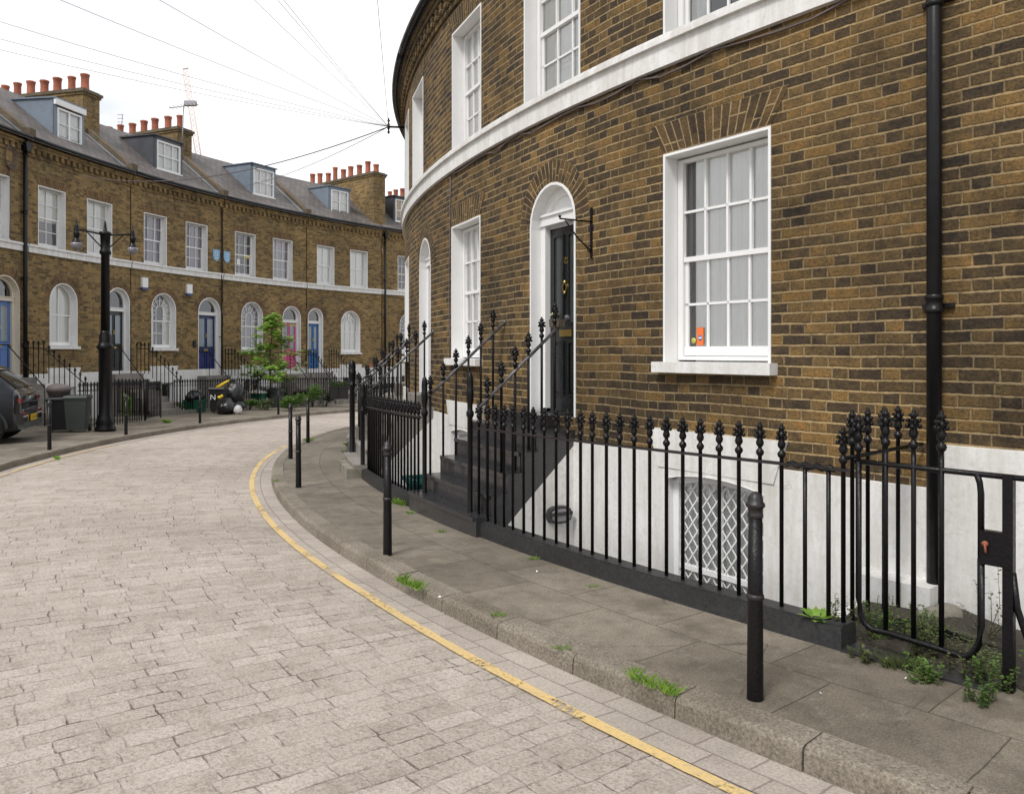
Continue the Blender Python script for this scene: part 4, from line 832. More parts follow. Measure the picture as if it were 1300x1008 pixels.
def stack(h,th,r0,r1,z1,n,label=None,hs=None):
    q=MB().mat(M['brick2']); w=.36; Mx=frame(th,r0,-1)
    q.T=Mx; q.box(-w,w,-(r1-r0),0,7.2,z1-.22); q.box(-w-.04,w+.04,-(r1-r0)-.04,.04,z1-.22,z1-.14); q.mat(M['parapet']); q.box(-w-.08,w+.08,-(r1-r0)-.08,.08,z1-.14,z1-.05); q.box(-w,w,-(r1-r0),0,z1-.05,z1)
    q.T=Matrix(); c=q.build('chimney_stack',h)
    chimney_pots(c,th,[r0+.25+(r1-r0-.5)*i/(n-1) for i in range(n)],z1-.01,hs)
def outer_house(t0,t1,label,wins,drs,ups,zthr=.8,zsill=1.73,dorm=None,stk=None,par=True,gstyle='goth',gcur='net',ucur=('net','net'),ustyle=((3,2),(3,2)),dcol='navy',dpg='frost',basew=True,surround='white'):
    """t0<t1, angles; the right end seen from the street is t0"""
    c=P((t0+t1)/2,34); h=thing('brick_house',label,'house',(c.x,c.y,c.z),0,'houses of the far terrace'); R=RO; ops=[];ow=[];ou=[];od=[]
    for w in wins: ow.append(Op(w[0],w[1],zsill,w[2],1))
    for d in drs: od.append(Op(d[0],d[1],zthr,d[2],1))
    for u in ups: ou.append(Op(u[0],u[1],ZO1-.01,6.29))
    ops=ow+od+ou; q=MB().mat(M['brick2']); plz=.98-(1.77-zsill)*.6; curved_wall(q,R,t0,t1,plz-.02,EAVE+.02,ops); q.arc(39.8,40,t0,t1,-2,7.5,3)
    for t in(t0,t1):
        a,b=P(t,R+.01,0),P(t,40,0); q.face([(a.x,a.y,-2),(b.x,b.y,-2),(b.x,b.y,7.4),(a.x,a.y,7.4)],[(0,0),(8,0),(8,8),(0,8)])
    q.build('wall',h)
    bops=[]
    for w in wins:
        b=Op(w[0],.95,-1.0,plz-.42,0); bops.append(b)
    stucco_plinth(h,R,-1,t0,t1,-2.4,plz,bops if basew else [])
    if basew:
        for b in bops:
            sash_window(h,b,R-.02,-1,(2,1),.13,None,False,None,'basement_window',0)
            l=MB().mat(M['stucco']); l.T=frame(b.th,R,-1); l.prism([(-.6,plz-.1),(.6,plz-.1),(.68,plz+.16),(-.68,plz+.16)],-.03,.032); l.T=Matrix(); l.build('lintel_block',h)
    ab=MB().mat(M['archb2'])
    for o in ops: ab=MB().mat(M['archb2']); arch_bricks(ab,o,R,-1,.225); ab.build('brick_arch',h,frame(o.th,R,-1),recalc=False)
    for i,o in enumerate(ow): sash_window(h,o,R,-1,gstyle,.19,gcur,True)
    for i,o in enumerate(ou): sash_window(h,o,R,-1,ustyle[i%2],.19,ucur[i%2],False)
    for o,d in zip(od,drs): door(h,o,R,-1,d[3],d[4],.18,True,True,dpg if d[3]!='blackdoor' else 'frost',None,surround)
    string_course(h,R,-1,t0,t1,ZO0,ZO1); dentils(h,R,-1,t0,t1,7.12,M['brick2'],None); gutter(h,R,-1,t0,t1,EAVE-.03)
    q=MB().mat(M['slate']); uvf=lambda t,r:(rad(t)*32,r*1.25)
    ring(q,31.25,34.3,t0,t1,lambda x,y,r:roofz(r),1,1,uvf); ring(q,34.3,36,t0,t1,lambda x,y,r:roofz(r),1,1,uvf); ring(q,36,40.2,t0,t1,lambda x,y,r:roofz(r),1,1,uvf); rf=q.build('roof',h,recalc=False)
    if par: parapet(h,t0)
    if dorm: dormer(h,*dorm)
    if stk: stack(h,*stk)
    # steps
    for o,d in zip(od,drs):
        g0=P(o.th,30.2).z; n=7; rise=(zthr-g0)/n; q=MB().mat(M['greystep']); hw=math.degrees(.62/30.5)
        for i in range(n):
            r0=29.62+i*.24; q.arc(r0,31.48 if i==n-1 else r0+.27,o.th-hw,o.th+hw,g0-1.3 if i>2 else g0-.2,g0+rise*(i+1),1)
        q.build('door_steps',h)
        # balustrade towards the right, simple rail on the left
        rt=thing('step_railing','iron step railing beside the '+d[5],'handrail',P(o.th-hw,30.5),0,'step railings of the far terrace')
        th=o.th-hw-.05; pl=[]
        for i in range(12):
            r=31.35-i*.155; k=max(0,(i-3)/8.); zt=(zthr+1.02)*(1-k)+(g0+1.25)*k; zb=(zthr-.02)*(1-k)+(g0+.1)*k; bar(rt,P(th,r,zb),zt-zb)
            pl.append(P(th,r,zt-.22))
        q=MB().mat(M['iron']); q.tube(pl,.013,5); q.build('rail',rt)
        th=o.th+hw+.05; q=MB().mat(M['iron']); q.tube([P(th,31.4,zthr+.9),P(th,30.9,zthr+.88),P(th,29.9,g0+1.0)],.016,5); q.tube([P(th,30.9,zthr),P(th,30.9,zthr+.88)],.012,5); q.tube([P(th,29.9,g0),P(th,29.9,g0+1.0)],.012,5); q.build('left_rail',rt)
    return h
gW=1.05
HZ=outer_house(180.2,188.6,'far terrace house off the left edge with green door',[(185.6,gW,3.6)],[(182.6,.98,3.63,'green',2.95,'green door off the left edge')],[(185.6,1.0),(182.6,1.0)],.9,1.77,(184.3,1.35,'lead','net'),None)
HA=outer_house(172.35,180.2,'far terrace house with pale blue door behind the parked car',[(177.9,gW,3.6)],[(173.75,1.02,3.63,'paleblue',2.98,'pale blue door')],[(177.9,1.0),(174.35,.95)],.9,1.77,(176.0,1.35,'lead','net'),(180.1,33.3,37.6,10.35,7),gstyle=(2,1),surround='cream',ucur=('net','net'))
HB=outer_house(164.55,172.25,'far terrace house with plain sash windows and black door behind the lamp post',[(169.7,1.08,3.6)],[(165.5,.98,3.65,'blackdoor',2.92,'black door behind the lamp post')],[(170.55,1.03),(166.98,1.03)],.9,1.77,(167.9,1.22,'lead','net',True,8.06,1.22),(164.45,33.1,37.0,10.36,7),gstyle=(2,1),gcur='blind',ucur=('half','blind'),ustyle=((2,2),(2,2)))
HC=outer_house(156.4,164.45,'far terrace house with navy blue door behind the refuse bags',[(161.7,1.13,3.62)],[(157.58,1.1,3.61,'navy',2.98,'navy blue door')],[(162.42,1.03),(158.77,1.04)],.72,1.73,(160.0,1.35,'leaddark','net',False,8.10,1.22,(3,2)),(156.4,33.4,37.8,10.37,7),gcur='sides',ucur=('right','right'))
HD=outer_house(148.0,156.3,'far terrace house with pink door behind the small tree',[(153.5,1.12,3.58)],[(149.5,.98,3.52,'pink',2.85,'pink door')],[(154.18,1.05),(150.43,1.05)],.68,1.67,(151.2,1.35,'lead','net',False,8.10,1.30,(3,2)),None,gcur='mauve',ucur=(None,'mauve'))
HE=outer_house(139.75,147.9,'far terrace house with bright blue door and tall chimney stack',[(143.2,1.12,3.47)],[(147.0,.84,3.50,'blue',2.85,'bright blue door')],[(145.92,.98),(142.28,1.02)],.70,1.58,(143.35,1.25,'lead','net',False,8.04,1.22),(139.75,31.65,37.2,10.24,9,None,[.42,.66,.58,.6,.55,.75,.55,.62,.68]),par=False,gcur='net',ucur=('net','net'),ustyle=((2,1),(2,1)))
HF=outer_house(131.5,139.65,'far terrace house with yellow blind in its dark dormer',[(136.6,1.12,3.5)],[(133.2,.95,3.5,'green',2.85,'far green door')],[(136.9,1.05),(133.3,1.05)],.70,1.60,(136.2,1.35,'leaddark','yellowblind',False,8.1,1.3,(3,2)),None,gcur='red',ucur=(None,'net'))
HG=outer_house(123,131.4,'far terrace house hidden behind the bend of the near terrace',[(128.4,1.12,3.5)],[(125,.95,3.5,'navy',2.85,'door beyond the bend')],[(128.4,1.05),(125,1.05)],.6,1.55,(127,1.4,'lead','net'),(131.4,33.4,37.8,10.3,7))
# seams, pipes, cables of the outer terrace
downpipe(HA,172.6,RO,-1,-.4,7.5,.055); downpipe(HF,139.45,RO,-1,-.8,7.5,.05)
downpipe(HC,156.55,RO,-1,.0,7.4,.02,'cable_conduit')
def rainhead(house,th):
    q=MB().mat(M['pipe']); q.T=frame(th,RO,-1); q.prism([(-.11,7.35),(-.06,7.1),(.06,7.1),(.11,7.35)],.01,.2); q.T=Matrix(); q.build('rainwater_head',house)
rainhead(HA,172.6); rainhead(HF,139.45)
t=thing('cable_coil','coil of black cable hanging on the far terrace beside the left downpipe','cable',P(173.4,RO,6.9)); q=MB().mat(M['wired']); q.T=frame(173.5,RO,-1,6.85)
for k in range(3): q.tube([((.16+.03*k)*math.sin(a/12*2*PI)+.02*k,.03+.01*k,(.26+.04*k)*math.cos(a/12*2*PI)) for a in range(13)],.012,5)
q.tube([(0,.03,-.25),(.02,.02,-1.6),(0,.02,-2.2)],.01,5); q.T=Matrix(); q.build('loops',t)
# white alarm boxes, blue plaques, vents
def alarm(th,z,label):
    t=thing('alarm_box',label,'alarm box',P(th,RO,z),0,'white alarm boxes'); Mx=frame(th,RO,-1,z); q=MB().mat(M['alarm']); q.prism([(-.13,-.13),(.13,-.13),(.13,.2),(-.13,.2)],.005,.09); q.build('cover',t,Mx); q=MB().mat(M['alarmb']); q.prism([(-.12,-.2),(.12,-.2),(.13,-.13),(-.13,-.13)],.005,.085); q.build('strobe',t,Mx)
alarm(163.45,3.9,'white alarm box above the arched window between black and navy doors'); alarm(159.55,3.85,'white alarm box above and left of the navy blue door')
for th,z,l in ((156.98,5.28,'left blue shield plaque between two upper windows'),(155.98,5.27,'right blue shield plaque between two upper windows')):
    t=thing('wall_plaque',l,'plaque',P(th,RO,z),0,'blue shield plaques'); Mx=frame(th,RO,-1,z); q=MB().mat(M['plaque']); q.prism([(-.16,.21),(-.08,.18),(0,.21),(.08,.18),(.16,.21),(.17,-.05),(.12,-.18),(0,-.25),(-.12,-.18),(-.17,-.05)],.0,.03); q.build('shield',t,Mx)
    q=MB().mat(M['stwhite']); q.bar2([(-.06,.1),(.06,.1),(.05,0),(0,-.06),(-.05,0)],.012,.03,.034,True); q.box(-.09,.09,.03,.034,-.13,-.115); q.build('crest',t,Mx)
q=MB().mat(M['terra']); q.T=frame(141.0,RO,-1,.95); q.prism([(-.09,-.1),(.09,-.1),(.09,.1),(-.09,.1)],.0,.02); q.T=Matrix(); q.build('air_brick',HE)
# cards in the window of house D, a bell push
def card(house,th,x,z,w,hh,m,nm='window_card'):
    q=MB().mat(M[m]); q.box(x-w/2,x+w/2,-.1985,-.197,z-hh/2,z+hh/2); q.build(nm,house,frame(th,RO,-1))
card(HD,154.18,.30,5.42,.28,.12,'styellow'); card(HD,154.18,-.16,5.15,.16,.24,'stwhite')
q=MB().mat(M['ink']); q.T=frame(159.0,RO,-1,1.9); q.prism([(-.07,-.12),(.07,-.12),(.07,.12),(-.07,.12)],0,.05); q.T=Matrix(); q.build('entry_phone',HC)
# far railings
def poly_railing(pts,label,n_per=7.5,top=1.27,closed=None,base=.06):
    t=thing('iron_railing',label,'railings',pts[0],0,'iron railings along the pavements'); q=MB().mat(M['ironrust']); zz=lambda p,d:Vector((p.x,p.y,PV(p.x,p.y)+d))
    L=[Vector((p[0],p[1],0)) for p in pts]; q.tube([zz(p,.95) for p in L],.012,5); q.tube([zz(p,.14) for p in L],.012,5); q.build('top_rail',t)
    for a,b in zip(L,L[1:]):
        n=max(1,int((b-a).length*n_per))
        for i in range(n): bar(t,zz(a+(b-a)*(i+.5)/n,base),top-.11-base)
    return t
SEG=[(164.6,156.4,'black iron railings behind the refuse bags in front of the navy door',34),(156.4,147.9,'black iron railings behind the shrubs in front of the pink door',34),(147.9,139.7,'black iron railings in front of the bright blue door',32),(139.7,131.5,'black iron railings at the far end of the far pavement',30)]
for a,b,l,n in SEG: railing(RFO,a,b,l,n=n,base=.1,rail=1.02,top=1.24,m='greystep')
A_=[P(t,r) for t,r in ((178.7,27.85),(177.6,27.8),(174.5,27.9),(172.3,28.05))]; poly_railing(A_,'black iron railings behind the lamp post and wheelie bins')
gt2=thing('iron_gate','open iron gate on the far pavement beside the grey steps','gate',P(172.3,28.05)); q=MB().mat(M['iron']); a,b=P(171.9,28.1),P(168.5,28.75)
q.tube([a+Vector((0,0,.05)),a+Vector((0,0,1.18))],.03,8); q.tube([b+Vector((0,0,.02)),b+Vector((0,0,1.1))],.018,8); q.tube([a+Vector((0,0,.9)),b+Vector((0,0,.9))],.014,6); q.tube([a+Vector((0,0,.12)),b+Vector((0,0,.12))],.014,6); q.tube([a+Vector((0,0,.5)),a+(b-a)*.35+Vector((0,0,.13))],.014,6); q.build('gate_frame',gt2)
for i in range(9): p=a+(b-a)*(i+1)/10; bar(gt2,(p.x,p.y,p.z+.1),1.02)
poly_railing([P(166.9,29.75),P(166.6,31.3)],'short black railing running back beside the grey steps')
# ================================================================= STREET FURNITURE
def bollard_proto():
    t=thing('bollard','x','bollard',(0,0,0)); q=MB().mat(M['iron']); q.lathe([(.037,-.1),(.037,0),(.036,.02),(.033,.44),(.030,.80)],n=16); q.build('post',t)
    q=MB().mat(M['ironrust']); q.lathe([(.032,.435),(.038,.442),(.039,.45),(.038,.458),(.032,.465)],n=16); q.build('ring',t)
    q=MB().mat(M['ironrust']); q.lathe([(.030,.795),(.034,.80),(.034,.812),(.031,.818),(.032,.838),(.040,.844),(.042,.852),(.040,.860),(.034,.866),(.031,.884),(.022,.9),(.010,.909),(.002,.912)],n=16); q.build('cap',t); return t
BP=bollard_proto(); first=True
bl=[(1.10,3.60,'nearest black bollard, in front of the white basement window'),(-.995,6.36,'black bollard in front of the black door steps'),(-2.675,9.97,'shorter-looking black bollard at the kerb bend, nearer of the close pair'),(-3.654,13.13,'left bollard of the close pair at the kerb bend'),(-4.093,15.96,'black bollard with a weed at its foot, past the close pair on the near pavement'),(-3.964,19.62,'farthest black bollard on the near pavement, beside the tall railing post'),
 (-8.389,14.43,'black bollard right behind the parked car'),(-8.569,17.66,'black bollard to the right of the lamp post on the far pavement'),(-8.416,21.46,'black bollard in front of the green recycling box'),(-7.49,25.51,'black bollard in front of the shrubs on the far pavement'),(-2.0,27.9,'bollard hidden beyond the bend')]
for x,y,l in bl[:-1]:
    Mb=Matrix.Translation((x,y,PV(x,y)))@Matrix.Rotation(rad(random.uniform(-1,1)),4,'X')@Matrix.Scale(1.03 if l[0]=='n' else 1,4)
    if first:
        BP.matrix_basis=Mb; WM[BP]=Mb; tag(BP,l,'bollard','black bollards along the kerbs'); first=False
    else: c=copy_tree(BP,None,Mb); tag(c,l,'bollard','black bollards along the kerbs')
# lamp post
lx,ly=-9.57,18.72; lp=thing('street_lamp','tall black double-armed street lamp on the far pavement','street lamp',(lx,ly,PV(lx,ly))); Ml=WM[lp]
q=MB().mat(M['iron']); q.lathe([(.23,0),(.23,.08),(.19,.14),(.21,.2),(.17,.34),(.145,.42),(.142,1.95),(.18,1.99),(.195,2.04),(.15,2.1),(.135,2.16),(.135,2.3),(.10,2.38),(.105,2.42)],n=12); q.build('base',lp,Ml)
q=MB().mat(M['iron']); q.lathe([(.10,2.4),(.092,4.25),(.125,4.28),(.125,4.34),(.10,4.38),(.11,4.72),(.14,4.74),(.13,4.8),(.05,4.83),(.035,4.9),(.02,5.05),(.002,5.08)],n=12); q.build('column',lp,Ml)
# scaled so that its tip is where the photo has it
for s in(-1,1):
    q=MB().mat(M['iron']); ax=Vector((.70,.71,0)).normalized()*s
    q.tube([Vector((0,0,4.74))+ax*.08,Vector((0,0,4.80))+ax*.5,Vector((0,0,4.80))+ax*.62],.022,6); q.tube([Vector((0,0,4.45))+ax*.1,Vector((0,0,4.55))+ax*.2,Vector((0,0,4.77))+ax*.40],.015,6)
    e=ax*.62; q.lathe([(.02,4.60),(.07,4.63),(.05,4.66),(.085,4.69),(.05,4.73),(.06,4.80),(.04,4.84),(.05,4.88),(.02,4.92),(.012,5.0),(.002,5.06)],(e.x,e.y,0),10); q.ball((e.x+ax.x*.07,e.y,4.72),.03,6); arm=q.build('arm',lp,Ml)
    q=MB().mat(M['iron']); q.lathe([(.05,4.61),(.07,4.57),(.08,4.52),(.118,4.49)],(e.x,e.y,0),12); q.build('lantern_hood',arm,Ml)
    q=MB().mat(M['lampglass']); q.lathe([(.115,4.49),(.125,4.45),(.11,4.38),(.06,4.32),(.005,4.305)],(e.x,e.y,0),12); q.build('globe',arm,Ml)
lp.scale=(1,1,.975)
# ---------------------------------------------------------------- bins and bags
def at(x,y): 
    u=(x-650)/FPX;v=(Y0-y)/FPX; Z=(-EYE+.11)/(v+.021+.002*u); return Vector((u*Z,Z,PV(u*Z,Z)))
def wheelie(loc,rz,label,m,s=1,letter=None):
    t=thing('wheelie_bin',label,'bin',loc,rz,'wheelie bins'); Mx=WM[t]; q=MB().mat(M[m])
    def taper(q,w0,d0,w1,d1,z0,z1):
        a=[q.p((x*w0,y*d0,z0)) for x,y in((-1,-1),(1,-1),(1,1),(-1,1))]; b=[q.p((x*w1,y*d1,z1)) for x,y in((-1,-1),(1,-1),(1,1),(-1,1))]; q.fi(a[::-1]); q.fi(b)
        for i in range(4): j=(i+1)%4; q.fi([a[i],a[j],b[j],b[i]])
    taper(q,.22*s,.24*s,.27*s,.31*s,.06*s,.9*s); taper(q,.285*s,.325*s,.29*s,.33*s,.88*s,.93*s); q.build('body',t,Mx)
    q=MB().mat(M[m]); taper(q,.30*s,.345*s,.27*s,.30*s,.932*s,.99*s); q.tube([(-.22*s,.37*s,.93*s),(.22*s,.37*s,.93*s)],.018,6); q.box(-.24*s,-.2*s,.3*s,.38*s,.9*s,.95*s); q.box(.2*s,.24*s,.3*s,.38*s,.9*s,.95*s); q.build('lid',t,Mx)
    for sx in(-1,1):
        q=MB().mat(M['tyre']); q.tube([(sx*.2*s,.26*s,.1*s),(sx*.26*s,.26*s,.1*s)],.1*s,14); q.build('wheel',t,Mx)
    if letter: text('painted_letter',letter,.25,M['whitetxt'],t,Mx@Matrix.Translation((-.1,-.285,.52))@Matrix.Rotation(rad(84),4,'X'),.002)
    return t
def dustbin(loc,label,m,lidm,r=.25,h=.62):
    t=thing('dustbin',label,'bin',loc,0,'dustbins behind the railings'); Mx=WM[t]; q=MB().mat(M[m]); q.lathe([(r*.85,0),(r*.88,.05),(r*.95,h*.5),(r*.98,h*.5+.02),(r*.96,h*.5+.04),(r,h-.04),(r*1.04,h-.03),(r*1.04,h)],n=20)
    q.build('body',t,Mx); q=MB().mat(M[lidm]); q.lathe([(r*1.07,h),(r*1.07,h+.03),(r*.9,h+.07),(r*.5,h+.11),(.01,h+.12)],n=20); q.tube([(-.07,0,h+.11),(-.06,0,h+.15),(.06,0,h+.15),(.07,0,h+.11)],.01,6); q.build('lid',t,Mx); return t
def crate(loc,rz,label,m,w=.5,d=.36,h=.34):
    t=thing('recycling_box',label,'box',loc,rz); Mx=WM[t]; q=MB().mat(M[m]); a=.86
    o=[(-1,-1),(1,-1),(1,1),(-1,1)]; lo=[q.p((x*w/2*a,y*d/2*a,0)) for x,y in o]; hi=[q.p((x*w/2,y*d/2,h)) for x,y in o]; rh=[q.p((x*(w/2+.025),y*(d/2+.025),h)) for x,y in o]; rl=[q.p((x*(w/2+.025),y*(d/2+.025),h-.05)) for x,y in o]; ih=[q.p((x*(w/2-.01),y*(d/2-.01),h)) for x,y in o]; il=[q.p((x*w/2*a*.97,y*d/2*a*.97,.02)) for x,y in o]
    q.fi(lo[::-1]); q.fi(il)
    for i in range(4):
        j=(i+1)%4
        for A,B in ((lo,hi),(rl,rh),(rh,ih),(ih,il)): q.fi([A[i],A[j],B[j],B[i]])
    q.build('body',t,Mx,recalc=False)
    q=MB().mat(M[m])
    for x in(-.3,-.1,.1,.3): q.box(x*w-.012,x*w+.012,-d/2-.012,-d/2*a+.0,.03,h-.05)
    q.build('ribs',t,Mx); return t
def bag(loc,label,s=(.3,.26,.3),m='bag',seed=0,tie=True,group='black refuse bags'):
    t=thing('refuse_bag',label,'bag',loc,seed,group); q=MB().mat(M[m]); q.smooth=True; n,k=22,14; rows=[]
    for i in range(k+1):
        a=PI*i/k; row=[]
        for j in range(n):
            b=2*PI*j/n; d=Vector((math.sin(a)*math.cos(b),math.sin(a)*math.sin(b),-math.cos(a))); f=1+.22*noise.noise(d*1.8+Vector((seed*9,0,0)))+.13*noise.noise(d*5+Vector((0,seed*5,0)))+.07*abs(noise.noise(d*11+Vector((seed,0,0))))
            z=d.z*s[2]*f; z=max(z,-s[2]*.8)
            row.append(q.p((d.x*s[0]*f*(1-.2*max(0,d.z)),d.y*s[1]*f*(1-.2*max(0,d.z)),z+s[2]*.8)))
        rows.append(row)
    for i in range(k):
        for j in range(n): l=(j+1)%n; q.fi([rows[i][j],rows[i][l],rows[i+1][l],rows[i+1][j]])
    q.build('sack',t,WM[t])
    if tie:
        q=MB().mat(M[m]); q.lathe([(.05,0),(.02,.04),(.045,.09),(.06,.12)],(0,0,s[2]*1.85),8); q.build('tied_neck',t,WM[t])
    return t
p=at(69,549); wheelie((p.x,p.y+.2,p.z),rad(20),'black wheelie bin between parked car and grey bin','plastblack',.82)
p=at(93,549); wheelie((p.x,p.y+.2,p.z),rad(15),'grey wheelie bin left of the lamp post','plastgrey',.86)
p=at(69,549); t=thing('storage_tub','dusty pink plastic tub lying on the black wheelie bin','tub',(p.x-.02,p.y+.2,p.z+.82)); q=MB().mat(M['mauve']); q.lathe([(.2,0),(.24,.12),(.26,.13),(.26,.2),(.2,.26),(.05,.3)],n=14); q.build('tub_body',t,WM[t])
bz=.0
p=at(247,524); p.y+=.3; p.x-=.1; crate(p,.1,'green recycling box heaped with a black bag on the far pavement','plastgreen',.66,.45,.42); bag((p.x,p.y,p.z+.34),'black bag slumped in the green recycling box',(.34,.24,.22),'bag',1,False)
p=at(272,525); p.y+=.35; wheelie(p,.12,'black bin with white letter N among the refuse bags','plastblack',.86,'N')
p=at(285,526); p.y+=.1; bag(p,'large black refuse bag leaning in front of the lettered bin',(.42,.3,.30),'bag',2,False); p=at(292,523); p.y+=.35; bag((p.x,p.y,p.z+.25),'tall stuffed black bag behind the other refuse bags',(.36,.3,.44),'bag',3,False); bag((p.x+.02,p.y,p.z-.02),'black bag squashed under the tall stuffed bag',(.36,.3,.28),'bag',6,False)
p=at(283,507); 
p2=at(284,526); t=thing('yellow_strap','yellow tape strap lying across the refuse bags','strap',(p2.x-.25,p2.y+.0,p2.z+.95)); q=MB().mat(M['tapey']); 
q.T=Matrix.Translation((p2.x-.28,p2.y+.12,p2.z+.86)); q.tube([(0,0,0),(.15,0,.07),(.3,0,.17),(.42,.0,.24)],[.035,.05,.04,.02],5); q.T=Matrix(); q.build('strap_body',t)
t=thing('yellow_tie','yellow knotted tie on the front refuse bag','strap',(p2.x-.3,p2.y-.2,p2.z+.6)); q=MB().mat(M['tapey']); q.T=Matrix.Translation((p2.x-.06,p2.y-.2,p2.z+.56)); q.ball((0,0,0),.075,6,.7); q.ball((.07,0,.04),.05,5); q.T=Matrix(); q.build('knot',t)
p=at(302,526); bag(p,'small crumpled white bag at the foot of the railings',(.2,.13,.17),'bagw',5,False,'white bags')
p=at(326,519); p.y+=.75; dustbin(Vector((-9.65,30.2,PV(-9.65,30.2))),'green dustbin with white lid behind the railings','plastgreen','bagw',.33,.55)
dustbin(Vector((-9.05,30.55,PV(-9.05,30.55))),'ribbed grey dustbin behind the railings','plastgrey','plastgrey',.3,.62)
c_=P(204.6,20.60,-1.3); crate((c_.x,c_.y,P(204.6,20.6).z-.02),rad(25),'teal recycling box behind the near railings left of the steps','plastteal',.5,.36,.26)
q=MB().mat(M['blackstone']); q.arc(20.02,20.84,203.2,206.5,lambda x,y:PV(x,y)-1.5,lambda x,y:PV(x,y)-.03,1); q.build('area_platform',H2)
for (x,y,l) in ((425,503,'left black planter box on the far pavement end'),(436,504,'right black planter box on the far pavement end')):
    Z=26.5+ (1 if x>430 else 0); Z=30.6; X=(x-650)/FPX*Z; t=thing('planter_box',l,'planter',(X,Z,PV(X,Z)+.32),.3,'black planter boxes'); q=MB().mat(M['plastblack'])
    q.box(-.17,.17,-.15,.15,.0,.42); q.box(-.19,.19,-.17,.17,.42,.47); q.build('box',t,WM[t]); q=MB().mat(M['leafdk'])
    random.seed(x)
    for i in range(60):
        v=Vector((random.uniform(-.16,.16),random.uniform(-.14,.14),.45)); d=Vector((random.uniform(-.5,.5),random.uniform(-.5,.5),1)).normalized()*random.uniform(.08,.3); e=d.cross(Vector((0,1,0))).normalized()*.02; q.face([v-e,v+d*.6-e,v+d,v+d*.6+e])
    q.build('foliage',t,WM[t],recalc=False)
# ---------------------------------------------------------------- plants
def leafcloud(mb,n,centers,size,flat=.5,droop=0):
    for i in range(n):
        c,r=random.choice(centers); d=Vector((random.gauss(0,1),random.gauss(0,1),random.gauss(0,1))).normalized()*(random.random()**.45); v=Vector(c)+Vector((d.x*r[0],d.y*r[1],d.z*r[2]))
        a=Vector((random.uniform(-1,1),random.uniform(-1,1),random.uniform(-flat,flat)-droop)).normalized(); b=a.cross(Vector((random.uniform(-.4,.4),random.uniform(-.4,.4),1))).normalized(); s=size*random.uniform(.6,1.3)
        mb.face([v-a*s,v+b*s*.45,v+a*s,v-b*s*.45])
def shrub(loc,label,r=(.4,.4,.4),n=500,m='leaf',size=.045,name='shrub',seed=1,group='shrubs and weeds',stems=True):
    random.seed(seed); t=thing(name,label,'plant',loc,0,group); Mx=WM[t]; q=MB().mat(M[m]); cs=[]
    for i in range(7): cs.append(((random.uniform(-.6,.6)*r[0],random.uniform(-.6,.6)*r[1],r[2]*random.uniform(.5,1.5)),(r[0]*.45,r[1]*.45,r[2]*.5)))
    leafcloud(q,int(n*1.6),cs,size*.8); 
    for v in q.v: v.z=max(v.z,.0)
    q.build('foliage',t,Mx,recalc=False)
    q=MB().mat(M['bark'])
    for c,_ in cs: q.tube([(c[0]*.2,c[1]*.2,-.02),(c[0]*.6,c[1]*.6,c[2]*.6),(c[0],c[1],c[2])],[.012,.008,.004],5)
    q.build('stems',t,Mx); return t
def tuft(loc,label,h=.1,n=40,m='leafb',spread=.08,seed=1,along=None):
    random.seed(seed); q=MB().mat(M[m])
    for i in range(int(n*2.6)):
        a=random.uniform(0,2*PI); r=random.random()*spread; v=Vector((math.cos(a)*r,math.sin(a)*r*.5,0))
        if along: v=Vector(along)*random.uniform(-1,1)*spread*1.6+Vector((random.uniform(-.02,.02),random.uniform(-.02,.02),0))
        d=Vector((math.cos(a)*random.uniform(.1,.9),math.sin(a)*random.uniform(.1,.9),1)).normalized()*h*random.uniform(.4,1.1); e=d.cross(Vector((0,0,1))).normalized()*min(.0028,h*.03); k=v+d*.6; tip=v+d+Vector((d.x,d.y,0))*.5
        q.face([v-e,v+e,k+e*.8,tip,k-e*.8])
    o=q.build('weed_tuft',None,Matrix.Translation(loc),recalc=False); return tag(o,label,'weed','grass tufts in the kerb joints')
def kp(x,y,off=.11): p=at(x,y); return p
for x,y,h,l,s in [(520,744,.09,'long grass tuft on the kerb joint in front of the black steps',1),(712,824,.05,'small weed on the kerb joint below the middle railings',2),(630,782,.06,'little grass tuft on the kerb, third joint from the camera',3),(828,872,.08,'nearest grass tuft on the kerb joint, below the nearest bollard',4),(676,710,.06,'tiny green sprig at the foot of the black railing base',5),(752,745,.04,'small leafy weed on the slabs under the middle railings',6),(805,853,.05,'single sprig behind the nearest kerb grass',8),
  (391,560,.1,'green weed at the foot of the bollard past the close pair',7),(72,583,.08,'grass strip on the far kerb below the first bollard',9),(350,611,.06,'small weed on the near kerb before the close pair of bollards',10),(212,537,.16,'yellow-green weed at the end of the open gate',11),(560,676,.06,'weed beside the bottom step',12),(505,640,.09,'weeds along the black stone base left of the steps',13),(1145,848,.09,'low weed against the black base near the gate',14),(520,652,.07,'leafy weed in the gutter of the stone base left of the steps',15)]:
    tuft(kp(x,y),l,h*(.55 if h<.08 else .8),60 if h>.07 else 24,'leafb' if s!=14 else 'leafd',.09 if h>.07 else .05,s,along=(.6,-.7,0) if s in(1,4,9,13) else None)
for k,(x,y) in enumerate([(441,600),(437,590),(440,578),(443,568)]): tuft(kp(x,y)+Vector((.06,.1,0)),['grass at the corner of the old kerb step, nearest clump','grass beside the old kerb step, second clump','grass behind the old kerb step, third clump','farthest grass clump by the tall railing post'][k],.10,110,'leaf',.12,30+k)
q=MB().mat(M['oldstone']); q.arc(20.9,21.22,196.2,199.4,lambda x,y:PV(x,y)-.1,lambda x,y:PV(x,y)+.13,1); q.build('kerb_step',H2)
pz=P(219.75,20.93); 
